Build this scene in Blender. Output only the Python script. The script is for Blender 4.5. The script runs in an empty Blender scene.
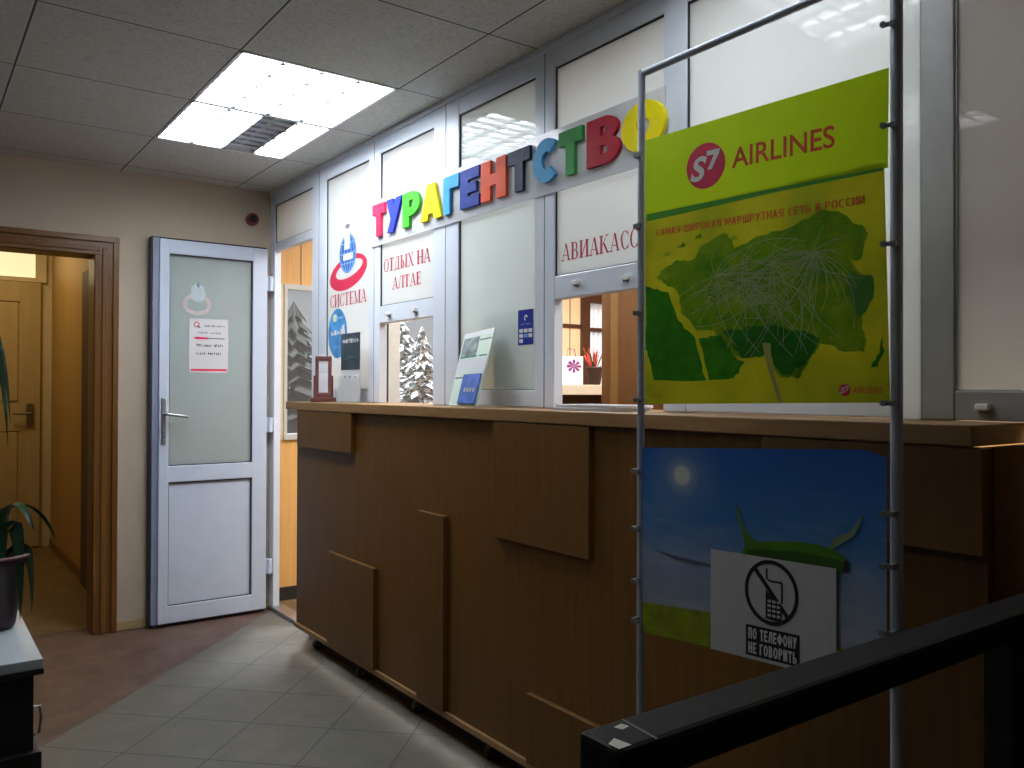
import bpy, bmesh, math, random
from mathutils import Vector, Matrix
random.seed(7)
SC = bpy.context.scene
COL = SC.collection
PI = math.pi

# ------------------------------------------------------------------ materials
def nt(name):
    m = bpy.data.materials.new(name); m.use_nodes = True
    t = m.node_tree; b = t.nodes['Principled BSDF']
    return m, t, b

class G:
    """small node graph helper"""
    def __init__(s, t): s.t = t
    def n(s, typ, **kw):
        x = s.t.nodes.new(typ)
        for k, v in kw.items(): setattr(x, k, v)
        return x
    def lk(s, a, b): s.t.links.new(a, b)
    def math(s, op, a, b=None, c=None, clamp=False):
        x = s.n('ShaderNodeMath', operation=op, use_clamp=clamp)
        for i, v in enumerate((a, b, c)):
            if v is None: continue
            if isinstance(v, (int, float)): x.inputs[i].default_value = v
            else: s.lk(v, x.inputs[i])
        return x.outputs[0]
    def coord(s, kind='Object'):
        return s.n('ShaderNodeTexCoord').outputs[kind]
    def xyz(s, kind='Object'):
        x = s.n('ShaderNodeSeparateXYZ'); s.lk(s.coord(kind), x.inputs[0]); return x.outputs
    def noise(s, scale, detail=3, rough=.5, stretch=None, kind='Object'):
        x = s.n('ShaderNodeTexNoise'); x.inputs['Scale'].default_value = scale
        x.inputs['Detail'].default_value = detail; x.inputs['Roughness'].default_value = rough
        c = s.coord(kind)
        if stretch:
            mp = s.n('ShaderNodeMapping'); mp.inputs['Scale'].default_value = stretch
            s.lk(c, mp.inputs[0]); c = mp.outputs[0]
        s.lk(c, x.inputs['Vector']); return x.outputs['Fac']
    def ramp(s, fac, stops, interp='LINEAR'):
        r = s.n('ShaderNodeValToRGB'); r.color_ramp.interpolation = interp
        e = r.color_ramp.elements
        while len(e) < len(stops): e.new(.5)
        for i, (p, c) in enumerate(stops):
            e[i].position = p; e[i].color = (*c, 1)
        s.lk(fac, r.inputs[0]); return r.outputs[0]
    def mix(s, f, a, b):
        x = s.n('ShaderNodeMix', data_type='RGBA')
        for i, v in ((0, f), (6, a), (7, b)):
            if isinstance(v, (int, float)): x.inputs[i].default_value = v
            elif isinstance(v, tuple): x.inputs[i].default_value = (*v, 1)
            else: s.lk(v, x.inputs[i])
        return x.outputs[2]
    def gridline(s, c, off, pitch, width):
        m = s.math('FRACT', s.math('DIVIDE', s.math('SUBTRACT', c, off), pitch))
        d = s.math('ABSOLUTE', s.math('SUBTRACT', m, .5))
        return s.math('GREATER_THAN', d, .5 - width / (2 * pitch))
    def bump(s, h, strength, bsdf, dist=.01):
        b = s.n('ShaderNodeBump'); b.inputs['Strength'].default_value = strength
        b.inputs['Distance'].default_value = dist
        s.lk(h, b.inputs['Height']); s.lk(b.outputs[0], bsdf.inputs['Normal'])

def M(name, col, rough=.5, metal=0., spec=.5, var=.06, vscale=12., emit=0, bump=0, coat=0):
    m, t, b = nt(name); g = G(t)
    b.inputs['Roughness'].default_value = rough; b.inputs['Metallic'].default_value = metal
    b.inputs['Specular IOR Level'].default_value = spec
    b.inputs['Coat Weight'].default_value = coat; b.inputs['Coat Roughness'].default_value = .05
    lo = tuple(max(0, c * (1 - var)) for c in col); hi = tuple(min(1, c * (1 + var)) for c in col)
    nz = g.noise(vscale)
    g.lk(g.ramp(nz, [(.3, lo), (.7, hi)]), b.inputs['Base Color'])
    if bump: g.bump(g.noise(vscale * 8), bump, b)
    if emit:
        b.inputs['Emission Color'].default_value = (*col, 1); b.inputs['Emission Strength'].default_value = emit
    return m

def wood(name, c1, c2, stretch=(30, 30, 1.5), rough=.42, spec=.4, scale=1.6):
    m, t, b = nt(name); g = G(t)
    a = g.noise(scale, 6, .6, stretch); f = g.noise(scale * 6, 4, .6, stretch)
    k = g.math('ADD', g.math('MULTIPLY', a, .7), g.math('MULTIPLY', f, .3))
    g.lk(g.ramp(k, [(.35, c1), (.65, c2)]), b.inputs['Base Color'])
    b.inputs['Roughness'].default_value = rough; b.inputs['Specular IOR Level'].default_value = spec
    return m

def paper(name, col, trans=.35, rough=.6):
    """translucent printed paper"""
    m, t, b = nt(name); g = G(t)
    nz = g.noise(5); c = g.ramp(nz, [(.3, tuple(x * .95 for x in col)), (.7, col)])
    g.lk(c, b.inputs['Base Color']); b.inputs['Roughness'].default_value = rough
    tr = g.n('ShaderNodeBsdfTranslucent'); g.lk(c, tr.inputs[0])
    mx = g.n('ShaderNodeMixShader'); mx.inputs[0].default_value = trans
    g.lk(b.outputs[0], mx.inputs[1]); g.lk(tr.outputs[0], mx.inputs[2])
    g.lk(mx.outputs[0], t.nodes['Material Output'].inputs[0]); return m

MT = {}
MT['pvc'] = M('white_pvc', (.70, .745, .83), .3, var=.02)
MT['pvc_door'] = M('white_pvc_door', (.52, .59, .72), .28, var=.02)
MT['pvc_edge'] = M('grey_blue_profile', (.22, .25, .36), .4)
MT['gasket'] = M('black_rubber', (.02, .022, .035), .6)
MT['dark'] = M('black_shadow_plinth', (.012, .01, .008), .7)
MT['black'] = M('black_laminate', (.012, .011, .01), .45)
MT['steel'] = M('brushed_steel', (.45, .46, .48), .35, .9)
MT['alu'] = M('grey_painted_tube', (.42, .46, .54), .4, .2)
MT['clip'] = M('dark_clip_metal', (.2, .22, .23), .4, .4)
MT['white'] = M('white_print', (.8, .8, .8), .5, var=.02)
MT['paperw'] = paper('white_paper', (.70, .70, .73), .15)
MT['red'] = M('red_vinyl', (.62, .02, .07), .4, var=.02)
MT['darkred'] = M('crimson_lettering', (.45, .012, .06), .4, var=.02)
MT['blue'] = M('blue_vinyl', (.02, .09, .38), .4, var=.1, vscale=30)
MT['lblue'] = M('light_blue_vinyl', (.22, .42, .75), .4)
MT['navy'] = M('navy_sticker', (.012, .03, .3), .35)
MT['ink'] = M('black_ink', (.012, .014, .022), .5)
MT['greyink'] = M('grey_ink', (.16, .17, .2), .6)
MT['woodc'] = wood('brown_laminate', (.112, .047, .007), (.158, .069, .012))
MT['woodt'] = wood('worktop_laminate', (.24, .13, .05), (.32, .18, .075), (20, 1.2, 20))
MT['woodtrim'] = wood('varnished_door_casing', (.125, .052, .010), (.155, .066, .014), (9, 9, .8), .3)
MT['woodhead'] = wood('varnished_door_casing_head', (.125, .052, .010), (.155, .066, .014), (.8, 9, 9), .3)
MT['panel'] = wood('orange_wall_panelling', (.40, .25, .08), (.45, .285, .095), (14, 14, .8), .5)
MT['paneloff'] = wood('office_wood_panelling', (.62, .33, .1), (.75, .43, .15), (14, 14, .8), .5)
MT['peach'] = M('peach_panel', (.9, .64, .42), .6)
MT['darkwood'] = M('dark_brown_wood', (.06, .022, .012), .5)
MT['doorbeige'] = wood('pale_painted_door', (.50, .40, .22), (.58, .47, .27), (10, 10, .6), .5)
MT['cream'] = M('cream_wall_paint', (.72, .65, .47), .8)
MT['rail'] = M('black_varnished_rail', (.015, .012, .012), .5, spec=.15, vscale=25, var=.4)
MT['chip'] = M('bare_chipped_wood', (.6, .57, .5), .8)
MT['base'] = M('beige_skirting', (.42, .30, .15), .5)
MT['brass'] = M('bronze_screw', (.3, .26, .2), .35, .8)

# plaster wall
def wallmat():
    m, t, b = nt('tan_plaster'); g = G(t)
    g.lk(g.ramp(g.noise(2.2, 4), [(.3, (.47, .385, .295)), (.7, (.53, .435, .335))]), b.inputs['Base Color'])
    b.inputs['Roughness'].default_value = .85
    g.bump(g.noise(160, 3), .25, b, .004); return m
MT['wall'] = wallmat()

def ceilmat():
    m, t, b = nt('speckled_ceiling_tile'); g = G(t); x = g.xyz()
    base = g.ramp(g.noise(70, 6, .8), [(.32, (.36, .36, .335)), (.5, (.55, .55, .52)), (.75, (.60, .60, .565))])
    l = g.math('MAXIMUM', g.gridline(x[0], .315, .62, .007), g.gridline(x[1], 2.27, .62, .007))
    l2 = g.math('MAXIMUM', g.gridline(x[0], .315, .62, .022), g.gridline(x[1], 2.27, .62, .022))
    c = g.mix(l2, base, (.56, .56, .54)); c = g.mix(l, c, (.07, .07, .07))
    g.lk(c, b.inputs['Base Color']); b.inputs['Roughness'].default_value = .9
    g.bump(g.noise(90, 4), .3, b, .004); return m
MT['ceil'] = ceilmat()

def tilemat():
    m, t, b = nt('grey_floor_tile'); g = G(t); x = g.xyz()
    a = g.math('MULTIPLY', g.math('ADD', x[0], x[1]), .70711)
    c = g.math('MULTIPLY', g.math('SUBTRACT', x[1], x[0]), .70711)
    base = g.ramp(g.noise(9, 6, .7), [(.3, (.112, .105, .085)), (.7, (.158, .148, .122))])
    fine = g.ramp(g.noise(220, 2), [(.35, (.75, .75, .75)), (.65, (1.1, 1.1, 1.1))])
    mm = g.n('ShaderNodeMix', data_type='RGBA', blend_type='MULTIPLY'); mm.inputs[0].default_value = 1
    g.lk(base, mm.inputs[6]); g.lk(fine, mm.inputs[7])
    l = g.math('MAXIMUM', g.gridline(a, 3.062, .325, .006), g.gridline(c, 2.157, .325, .006))
    g.lk(g.mix(l, mm.outputs[2], (.05, .05, .045)), b.inputs['Base Color'])
    b.inputs['Roughness'].default_value = .5; b.inputs['Specular IOR Level'].default_value = .3
    return m
MT['tile'] = tilemat()

def brownmat():
    m, t, b = nt('worn_brown_floor_paint'); g = G(t)
    g.lk(g.ramp(g.noise(6, 8, .75), [(.32, (.060, .034, .024)), (.52, (.10, .058, .042)), (.72, (.16, .105, .08))]), b.inputs['Base Color'])
    b.inputs['Roughness'].default_value = .5; return m
MT['brown'] = brownmat()
MT['corrfloor'] = M('corridor_linoleum', (.17, .11, .045), .45, var=.25, vscale=8)

def panemat(name, col, clear=0., z0=1.31, z1=1.7):
    """white film behind glass; the film thins out towards the bottom of some panes"""
    m, t, b = nt(name); g = G(t); x = g.xyz()
    g.lk(g.ramp(g.noise(1.5), [(.3, tuple(c * .96 for c in col)), (.7, col)]), b.inputs['Base Color'])
    b.inputs['Roughness'].default_value = .7; b.inputs['Specular IOR Level'].default_value = .2
    b.inputs['Coat Weight'].default_value = 1; b.inputs['Coat Roughness'].default_value = .012; b.inputs['Coat IOR'].default_value = 1.55
    tr = g.n('ShaderNodeBsdfTranslucent'); tr.inputs[0].default_value = (*col, 1)
    mx = g.n('ShaderNodeMixShader'); mx.inputs[0].default_value = .5
    g.lk(b.outputs[0], mx.inputs[1]); g.lk(tr.outputs[0], mx.inputs[2]); out = mx.outputs[0]
    if clear:
        tp = g.n('ShaderNodeBsdfTransparent'); tp.inputs[0].default_value = (.8, .9, .9, 1)
        f = g.math('MULTIPLY', g.math('DIVIDE', g.math('SUBTRACT', z1, x[2]), z1 - z0, clamp=True), clear)
        m2 = g.n('ShaderNodeMixShader'); g.lk(f, m2.inputs[0]); g.lk(out, m2.inputs[1]); g.lk(tp.outputs[0], m2.inputs[2]); out = m2.outputs[0]
    g.lk(out, t.nodes['Material Output'].inputs[0]); return m
MT['pane'] = panemat('white_filmed_glass', (.80, .83, .83))
MT['panefade'] = panemat('white_filmed_glass_fading', (.74, .80, .80), .4)
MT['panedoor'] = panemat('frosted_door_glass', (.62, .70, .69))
MT['paneshaded'] = panemat('shaded_filmed_glass', (.46, .44, .42), .3, 1.3, 1.6)  # same white film, with the dimmer light of the near bays put into its colour

def acryl(name, col, alpha):
    m, t, b = nt(name); g = G(t)
    g.lk(g.ramp(g.noise(4), [(.3, tuple(c * .97 for c in col)), (.7, col)]), b.inputs['Base Color'])
    b.inputs['Roughness'].default_value = .12; b.inputs['Alpha'].default_value = alpha; return m
MT['acryl'] = acryl('milky_acrylic_plate', (.72, .74, .78), .72)
MT['clear'] = acryl('clear_acrylic', (.8, .85, .85), .22)
MT['glass'] = acryl('window_glass', (.5, .5, .5), .08)

def emitmat(name, col, st):
    m, t, b = nt(name); g = G(t)
    b.inputs['Base Color'].default_value = (.9, .9, .9, 1); b.inputs['Emission Strength'].default_value = st
    g.lk(g.ramp(g.noise(3), [(.3, tuple(c * .96 for c in col)), (.7, col)]), b.inputs['Emission Color']); return m
MT['lit'] = emitmat('lit_reflector', (.86, .93, 1.), 9.5)
MT['tube'] = emitmat('lit_tube', (.9, .96, 1.), 22)
MT['lit2'] = emitmat('dim_lit_reflector', (.92, .96, 1.), 2.6)
MT['tube2'] = emitmat('dim_lit_tube', (.92, .96, 1.), 6)
MT['lit3'] = emitmat('medium_lit_reflector', (.86, .93, 1.), 2.2)
MT['tube3'] = emitmat('medium_lit_tube', (.9, .96, 1.), 10)
MT['unlit'] = M('unlit_reflector', (.32, .36, .4), .35, .3)
MT['louver'] = M('louver_white', (.75, .77, .8), .4)

# ------------------------------------------------------------------ mesh builder
class MB:
    def __init__(s): s.v = []; s.f = []; s.m = []; s.sm = []; s.mats = []
    def mi(s, mat):
        if mat not in s.mats: s.mats.append(mat)
        return s.mats.index(mat)
    def add(s, vs, fs, mat, smooth=False):
        b = len(s.v); s.v += [tuple(v) for v in vs]; k = s.mi(mat)
        for f in fs: s.f.append(tuple(b + i for i in f)); s.m.append(k); s.sm.append(smooth)
        return s
    def box(s, a, b, mat, bev=0.):
        x0, x1 = sorted((a[0], b[0])); y0, y1 = sorted((a[1], b[1])); z0, z1 = sorted((a[2], b[2]))
        if bev:
            bm = bmesh.new(); bmesh.ops.create_cube(bm, size=1)
            for v in bm.verts:
                v.co = ((x0 + x1) / 2 + v.co.x * (x1 - x0), (y0 + y1) / 2 + v.co.y * (y1 - y0), (z0 + z1) / 2 + v.co.z * (z1 - z0))
            bmesh.ops.bevel(bm, geom=bm.edges[:], offset=bev, segments=2, affect='EDGES', profile=.5)
            bm.verts.index_update(); s.add([v.co[:] for v in bm.verts], [[v.index for v in f.verts] for f in bm.faces], mat); bm.free(); return s
        vs = [(x, y, z) for x in (x0, x1) for y in (y0, y1) for z in (z0, z1)]
        return s.add(vs, [(0, 1, 3, 2), (4, 6, 7, 5), (0, 4, 5, 1), (2, 3, 7, 6), (0, 2, 6, 4), (1, 5, 7, 3)], mat)
    def tube(s, pts, r, mat, n=12, cap=True, r1=None):
        pts = [Vector(p) for p in pts]; N = len(pts); rings = []
        for i, p in enumerate(pts):
            d = (pts[min(i + 1, N - 1)] - pts[max(i - 1, 0)]).normalized()
            a = d.cross(Vector((0, 0, 1)) if abs(d.z) < .9 else Vector((1, 0, 0))).normalized(); c = d.cross(a)
            rr = r if r1 is None else r + (r1 - r) * i / (N - 1)
            rings.append([p + (a * math.cos(2 * PI * k / n) + c * math.sin(2 * PI * k / n)) * rr for k in range(n)])
        vs = [v[:] for rg in rings for v in rg]
        fs = [(i * n + k, i * n + (k + 1) % n, (i + 1) * n + (k + 1) % n, (i + 1) * n + k) for i in range(N - 1) for k in range(n)]
        s.add(vs, fs, mat, True)
        if cap:
            s.add([v[:] for v in rings[0]], [tuple(range(n))[::-1]], mat); s.add([v[:] for v in rings[-1]], [tuple(range(n))], mat)
        return s
    def lathe(s, c, prof, mat, n=28):
        vs = [(c[0] + r * math.cos(2 * PI * k / n), c[1] + r * math.sin(2 * PI * k / n), c[2] + z) for r, z in prof for k in range(n)]
        fs = [(i * n + k, i * n + (k + 1) % n, (i + 1) * n + (k + 1) % n, (i + 1) * n + k) for i in range(len(prof) - 1) for k in range(n)]
        return s.add(vs, fs, mat, True)
    def poly(s, pts, z, mat):          # flat polygon in local (u, v)
        return s.add([(p[0], p[1], z) for p in pts], [tuple(range(len(pts)))], mat)
    def prism(s, pts, z0, z1, mat):
        n = len(pts); s.poly(pts, z1, mat)
        s.add([(p[0], p[1], z0) for p in pts], [tuple(range(n))[::-1]], mat)
        return s.add([(p[0], p[1], z) for z in (z0, z1) for p in pts], [(i, (i + 1) % n, n + (i + 1) % n, n + i) for i in range(n)], mat)
    def disc(s, c, rx, ry, z, mat, n=40): return s.poly([(c[0] + rx * math.cos(2 * PI * k / n), c[1] + ry * math.sin(2 * PI * k / n)) for k in range(n)], z, mat)
    def ring(s, c, rx, ry, tx, ty, z, mat, a0=0, a1=360, n=48, rot=0., off=(0, 0)):
        P = []
        for k in range(n + 1):
            a = math.radians(a0 + (a1 - a0) * k / n)
            def q(x, y): return (c[0] + x * math.cos(rot) - y * math.sin(rot), c[1] + x * math.sin(rot) + y * math.cos(rot))
            P.append((q(rx * math.cos(a), ry * math.sin(a)), q(off[0] + (rx - tx) * math.cos(a), off[1] + (ry - ty) * math.sin(a))))
        for k in range(n): s.poly([P[k][0], P[k + 1][0], P[k + 1][1], P[k][1]], z, mat)
        return s
    def rect(s, x0, y0, x1, y1, z, mat): return s.poly([(x0, y0), (x1, y0), (x1, y1), (x0, y1)], z, mat)
    def line(s, a, b, w, z, mat):
        d = (Vector(b) - Vector(a)); d = Vector((-d.y, d.x)).normalized() * w / 2
        a, b = Vector(a), Vector(b)
        return s.poly([(a - d)[:], (b - d)[:], (b + d)[:], (a + d)[:]], z, mat)
    def text(s, body, box, z, mat, bold=0., slant=0.):
        cu = bpy.data.curves.new('lettering', 'FONT'); cu.body = body; cu.size = 1; cu.offset = bold; cu.fill_mode = 'FRONT'
        ob = bpy.data.objects.new('lettering_tmp', cu); COL.objects.link(ob)
        dg = bpy.context.evaluated_depsgraph_get(); dg.update()
        me = bpy.data.meshes.new_from_object(ob.evaluated_get(dg))
        V = [(v.co.x + slant * v.co.y, v.co.y) for v in me.vertices]; F = [tuple(p.vertices) for p in me.polygons]
        bpy.data.objects.remove(ob); bpy.data.curves.remove(cu); bpy.data.meshes.remove(me)
        x0, x1 = min(v[0] for v in V), max(v[0] for v in V); y0, y1 = min(v[1] for v in V), max(v[1] for v in V)
        u0, v0, u1, v1 = box
        return s.add([(u0 + (x - x0) / (x1 - x0) * (u1 - u0), v0 + (y - y0) / (y1 - y0) * (v1 - v0), z) for x, y in V], F, mat)
    def scribble(s, u0, u1, v, h, mat, z, words=(5, 6), rnd=None):
        """a line of print too small to read: short uneven strokes grouped in words"""
        R = rnd or random; n = sum(words) + len(words) - 1; w = (u1 - u0) / n; x = u0
        for k, c in enumerate(words):
            for _ in range(c):
                hh = h * R.uniform(.75, 1.05)
                s.rect(x + w * .1, v, x + w * .38, v + hh, z, mat); s.rect(x + w * .38, v + hh * R.choice((0, .4, .75)), x + w * .85, v + hh * R.choice((.2, .55, 1)), z, mat)
                x += w
            x += w
        return s
    def build(s, name, parent=None, mtx=None):
        me = bpy.data.meshes.new(name); me.from_pydata(s.v, [], s.f)
        for m in s.mats: me.materials.append(m)
        for p, k, sm in zip(me.polygons, s.m, s.sm): p.material_index = k; p.use_smooth = sm
        me.update()
        o = bpy.data.objects.new(name, me); COL.objects.link(o)
        if parent: o.parent = parent
        if mtx is not None: o.matrix_local = mtx
        return o

def frame(o, u, v=(0, 0, 1)):
    u = Vector(u).normalized(); v = Vector(v).normalized(); n = u.cross(v)
    return Matrix(((u.x, v.x, n.x, o[0]), (u.y, v.y, n.y, o[1]), (u.z, v.z, n.z, o[2]), (0, 0, 0, 1)))

def tag(o, label=None, cat=None, group=None, kind=None):
    if label: o['label'] = label
    if cat: o['category'] = cat
    if group: o['group'] = group
    if kind: o['kind'] = kind
    return o
def struct(o): o['kind'] = 'structure'; return o
def empty(name, loc=(0, 0, 0), mtx=None, **k):
    o = bpy.data.objects.new(name, None); o.empty_display_size = .05; COL.objects.link(o)
    if mtx is not None: o.matrix_world = mtx
    else: o.location = loc
    return tag(o, **k)
def copy_tree(o, parent=None):
    c = o.copy(); COL.objects.link(c)
    if parent: c.parent = parent
    for ch in list(o.children): copy_tree(ch, c)
    return c
def T(*p): return Matrix.Translation(Vector(p))

# ------------------------------------------------------------------ glyphs
def arc(cx, cy, rx, ry, tx, ty, a0, a1, n=18):
    P = []
    for k in range(n + 1):
        a = math.radians(a0 + (a1 - a0) * k / n)
        P.append(((cx + rx * math.cos(a), cy + ry * math.sin(a)), (cx + (rx - tx) * math.cos(a), cy + (ry - ty) * math.sin(a))))
    return [[P[k][0], P[k + 1][0], P[k + 1][1], P[k][1]] for k in range(n)]
def rc(x0, y0, x1, y1): return [(x0, y0), (x1, y0), (x1, y1), (x0, y1)]
TH, TN, SF = .19, .065, .08
def stem(x, t=TH): return [rc(x - t / 2, 0, x + t / 2, 1), rc(x - t / 2 - SF, 0, x + t / 2 + SF, TN), rc(x - t / 2 - SF, 1 - TN, x + t / 2 + SF, 1)]
def dg(x0, y0, x1, y1, t): return [[(x0 - t / 2, y0), (x0 + t / 2, y0), (x1 + t / 2, y1), (x1 - t / 2, y1)]]
def srf(x, y): return [rc(x - .14, y, x + .14, y + TN)]
SERIF = {
 'С': (.74, arc(.4, .5, .38, .51, .15, .05, 42, 318) + [rc(.64, .66, .68, .98), rc(.64, .05, .68, .3)]),
 'И': (.92, stem(.16) + stem(.74) + dg(.2, .05, .7, .95, .09)),
 'Т': (.78, stem(.39) + [rc(.02, 1 - TN, .76, 1), rc(.02, .74, .06, 1), rc(.72, .74, .76, 1)]),
 'Е': (.74, stem(.18) + [rc(.1, 1 - TN, .66, 1), rc(.1, 0, .68, TN), rc(.2, .49, .5, .54), rc(.62, .76, .66, 1), rc(.64, 0, .68, .26), rc(.48, .4, .52, .63)]),
 'М': (1.08, stem(.16, .06) + stem(.9) + dg(.5, 0, .18, 1, .14) + dg(.5, 0, .86, 1, .06)),
 'А': (.88, dg(.1, 0, .43, 1, .06) + dg(.74, 0, .44, 1, .16) + [rc(.2, .3, .62, .35)] + srf(.12, 0) + srf(.74, 0)),
 'О': (.86, arc(.43, .5, .4, .51, .15, .05, 0, 360, 28)),
 'Д': (.9, dg(.16, .04, .36, 1, .06) + [rc(.58, .04, .73, 1), rc(.3, .95, .78, 1), rc(.04, 0, .86, TN), rc(.04, -.18, .08, TN), rc(.82, -.18, .86, TN)]),
 'Ы': (1.1, stem(.16) + arc(.3, .29, .28, .29, .15, .05, -90, 90) + [rc(.16, 0, .32, TN), rc(.16, .53, .32, .58)] + stem(.9)),
 'Х': (.86, dg(.74, 0, .14, 1, .16) + dg(.12, 0, .72, 1, .06) + srf(.12, 0) + srf(.74, 0) + srf(.14, .95) + srf(.72, .95)),
 'Н': (.92, stem(.16) + stem(.74) + [rc(.2, .48, .7, .53)]),
 'Л': (.86, dg(.14, .02, .32, 1, .07) + stem(.7) + [rc(.28, .95, .7, 1), rc(.02, 0, .16, .1)]),
 'В': (.8, stem(.18) + arc(.4, .74, .27, .26, .14, .05, -90, 90) + arc(.42, .27, .31, .28, .15, .05, -90, 90) + [rc(.2, 0, .44, TN), rc(.2, .49, .44, .54), rc(.2, .95, .42, 1)]),
 'К': (.88, stem(.16) + dg(.24, .45, .68, 1, .06) + dg(.76, 0, .38, .58, .16) + srf(.76, 0) + srf(.68, .95)),
 ' ': (.4, []),
}
def serif(mb, body, box, z, mat):
    x = 0; P = []
    for ch in body:
        w, ps = SERIF[ch]; P += [[(x + a, b) for a, b in p] for p in ps]; x += w + .06
    u0, v0, u1, v1 = box
    for i, p in enumerate(P): mb.poly([(u0 + a / (x - .06) * (u1 - u0), v0 + b * (v1 - v0)) for a, b in p], z + i % 40 * 4e-5, mat)
def sans_glyph(ch, t, w=.62):
    h = t * .8; q = lambda a, b, c, d, k=t: [[(a - k / 2, b), (a + k / 2, b), (c + k / 2, d), (c - k / 2, d)]]
    L, Rr_ = rc(0, 0, t, 1), rc(w - t, 0, w, 1)
    bowl = lambda x, y0, y1, ww: [rc(x, y1 - h, ww - (y1 - y0) / 2 + .01, y1), rc(x, y0, ww - (y1 - y0) / 2 + .01, y0 + h)] + arc(ww - (y1 - y0) / 2, (y0 + y1) / 2, (y1 - y0) / 2, (y1 - y0) / 2, t, h, -90, 90, 12)
    if ch == ' ': return .3, []
    if ch == 'А': return w, q(t / 2, 0, w / 2, 1) + q(w - t / 2, 0, w / 2, 1) + [rc(w * .2, .22, w * .8, .22 + h)]
    if ch == 'М': return .78, [L, rc(.78 - t, 0, .78, 1)] + q(.39, .25, t * .6, 1) + q(.39, .25, .78 - t * .6, 1)
    if ch == 'Я': return w, [rc(w - t, 0, w, 1)] + [[(w - a, b) for a, b in p] for p in bowl(t * .5, .42, 1, w)] + q(t / 2, 0, w - t, .45)
    if ch == 'Ш': return .86, [L, rc(.43 - t / 2, 0, .43 + t / 2, 1), rc(.86 - t, 0, .86, 1), rc(0, 0, .86, h)]
    if ch == 'И': return w, [L, Rr_] + q(t * .6, 0, w - t * .6, 1)
    if ch == 'Р': return w * .95, [L] + bowl(t * .5, .42, 1, w * .95)
    if ch == 'О': return .7, arc(.35, .5, .35, .5, t, h, 0, 360, 24)
    if ch == 'С': return w, arc(.34, .5, .34, .5, t, h, 45, 315, 22)
    if ch == 'К': return w, [L] + q(t, .5, w - t / 2, 1) + q(w - t / 2, 0, t, .55)
    if ch == 'У': return w, q(t / 2, 1, w * .52, .3) + q(w - t / 2, 1, w * .3, 0)
    if ch == 'Т': return w * .95, [rc(w * .475 - t / 2, 0, w * .475 + t / 2, 1), rc(0, 1 - h, w * .95, 1)]
    if ch == 'Н': return w, [L, Rr_, rc(0, .5 - h / 2, w, .5 + h / 2)]
    if ch == 'Е': return w * .88, [L, rc(0, 1 - h, w * .88, 1), rc(0, .5 - h / 2, w * .8, .5 + h / 2), rc(0, 0, w * .88, h)]
    if ch == 'Ь': return w * .95, [L] + bowl(t * .5, 0, .56, w * .95)
    if ch == 'В': return w * .95, [L] + bowl(t * .5, .46, 1, w * .9) + bowl(t * .5, 0, .54, w * .95)
    if ch == 'П': return w, [L, Rr_, rc(0, 1 - h, w, 1)]
    if ch == 'Л': return w * 1.1, q(t / 2, 0, w * .55, 1) + [rc(w * 1.1 - t, 0, w * 1.1, 1), rc(w * .5, 1 - h, w * 1.1, 1)]
    if ch == 'Ф': return .84, [rc(.42 - t / 2, 0, .42 + t / 2, 1)] + arc(.42, .5, .42, .36, t, h, 0, 360, 24)
    if ch == 'Г': return w * .8, [L, rc(0, 1 - h, w * .8, 1)]
def sans(mb, body, box, z, mat, t=.16):
    x = 0; P = []
    for ch in body:
        w, ps = sans_glyph(ch, t); P += [[(x + a, b) for a, b in p] for p in ps]; x += w + .12
    u0, v0, u1, v1 = box; W_ = x - .12
    for i, p in enumerate(P): mb.poly([(u0 + a / W_ * (u1 - u0), v0 + b * (v1 - v0)) for a, b in p], z + i % 30 * 1.5e-5, mat)
CHUNK = {
 'Т': [rc(0, .68, .95, 1), rc(.3, 0, .66, 1)],
 'У': [[(.05, 0), (.42, 0), (.98, 1), (.62, 1)], [(.3, .36), (.56, .5), (.4, 1), (0, 1)]],
 'Р': [rc(0, 0, .38, 1), rc(.2, .76, .5, 1), rc(.2, .3, .5, .55)] + arc(.48, .65, .48, .35, .34, .22, -90, 90),
 'А': [[(0, 0), (.34, 0), (.64, 1), (.32, 1)], [(.66, 0), (1, 0), (.68, 1), (.36, 1)], rc(.2, .17, .8, .42)],
 'Г': [rc(0, 0, .42, 1), rc(0, .66, 1, 1)],
 'Е': [rc(0, 0, .42, 1), rc(0, .72, 1, 1), rc(0, .37, .86, .63), rc(0, 0, 1, .28)],
 'Н': [rc(0, 0, .38, 1), rc(.62, 0, 1, 1), rc(.2, .36, .8, .64)],
 'С': arc(.55, .5, .55, .5, .36, .3, 48, 312, 30),
 'В': [rc(0, 0, .42, 1), rc(.2, .8, .56, 1), rc(.2, .4, .56, .6), rc(.2, 0, .56, .22)] + arc(.52, .73, .42, .27, .36, .2, -90, 90) + arc(.54, .29, .46, .29, .36, .2, -90, 90),
 'О': arc(.5, .5, .5, .5, .34, .33, 0, 360, 40),
}

XP, YB, ZC = 1.765, 4.88, 2.48          # partition face, far wall face, ceiling
PF = frame((XP, 0, 0), (0, -1, 0))      # partition frame: u = -y, v = z, normal towards the lobby

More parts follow.
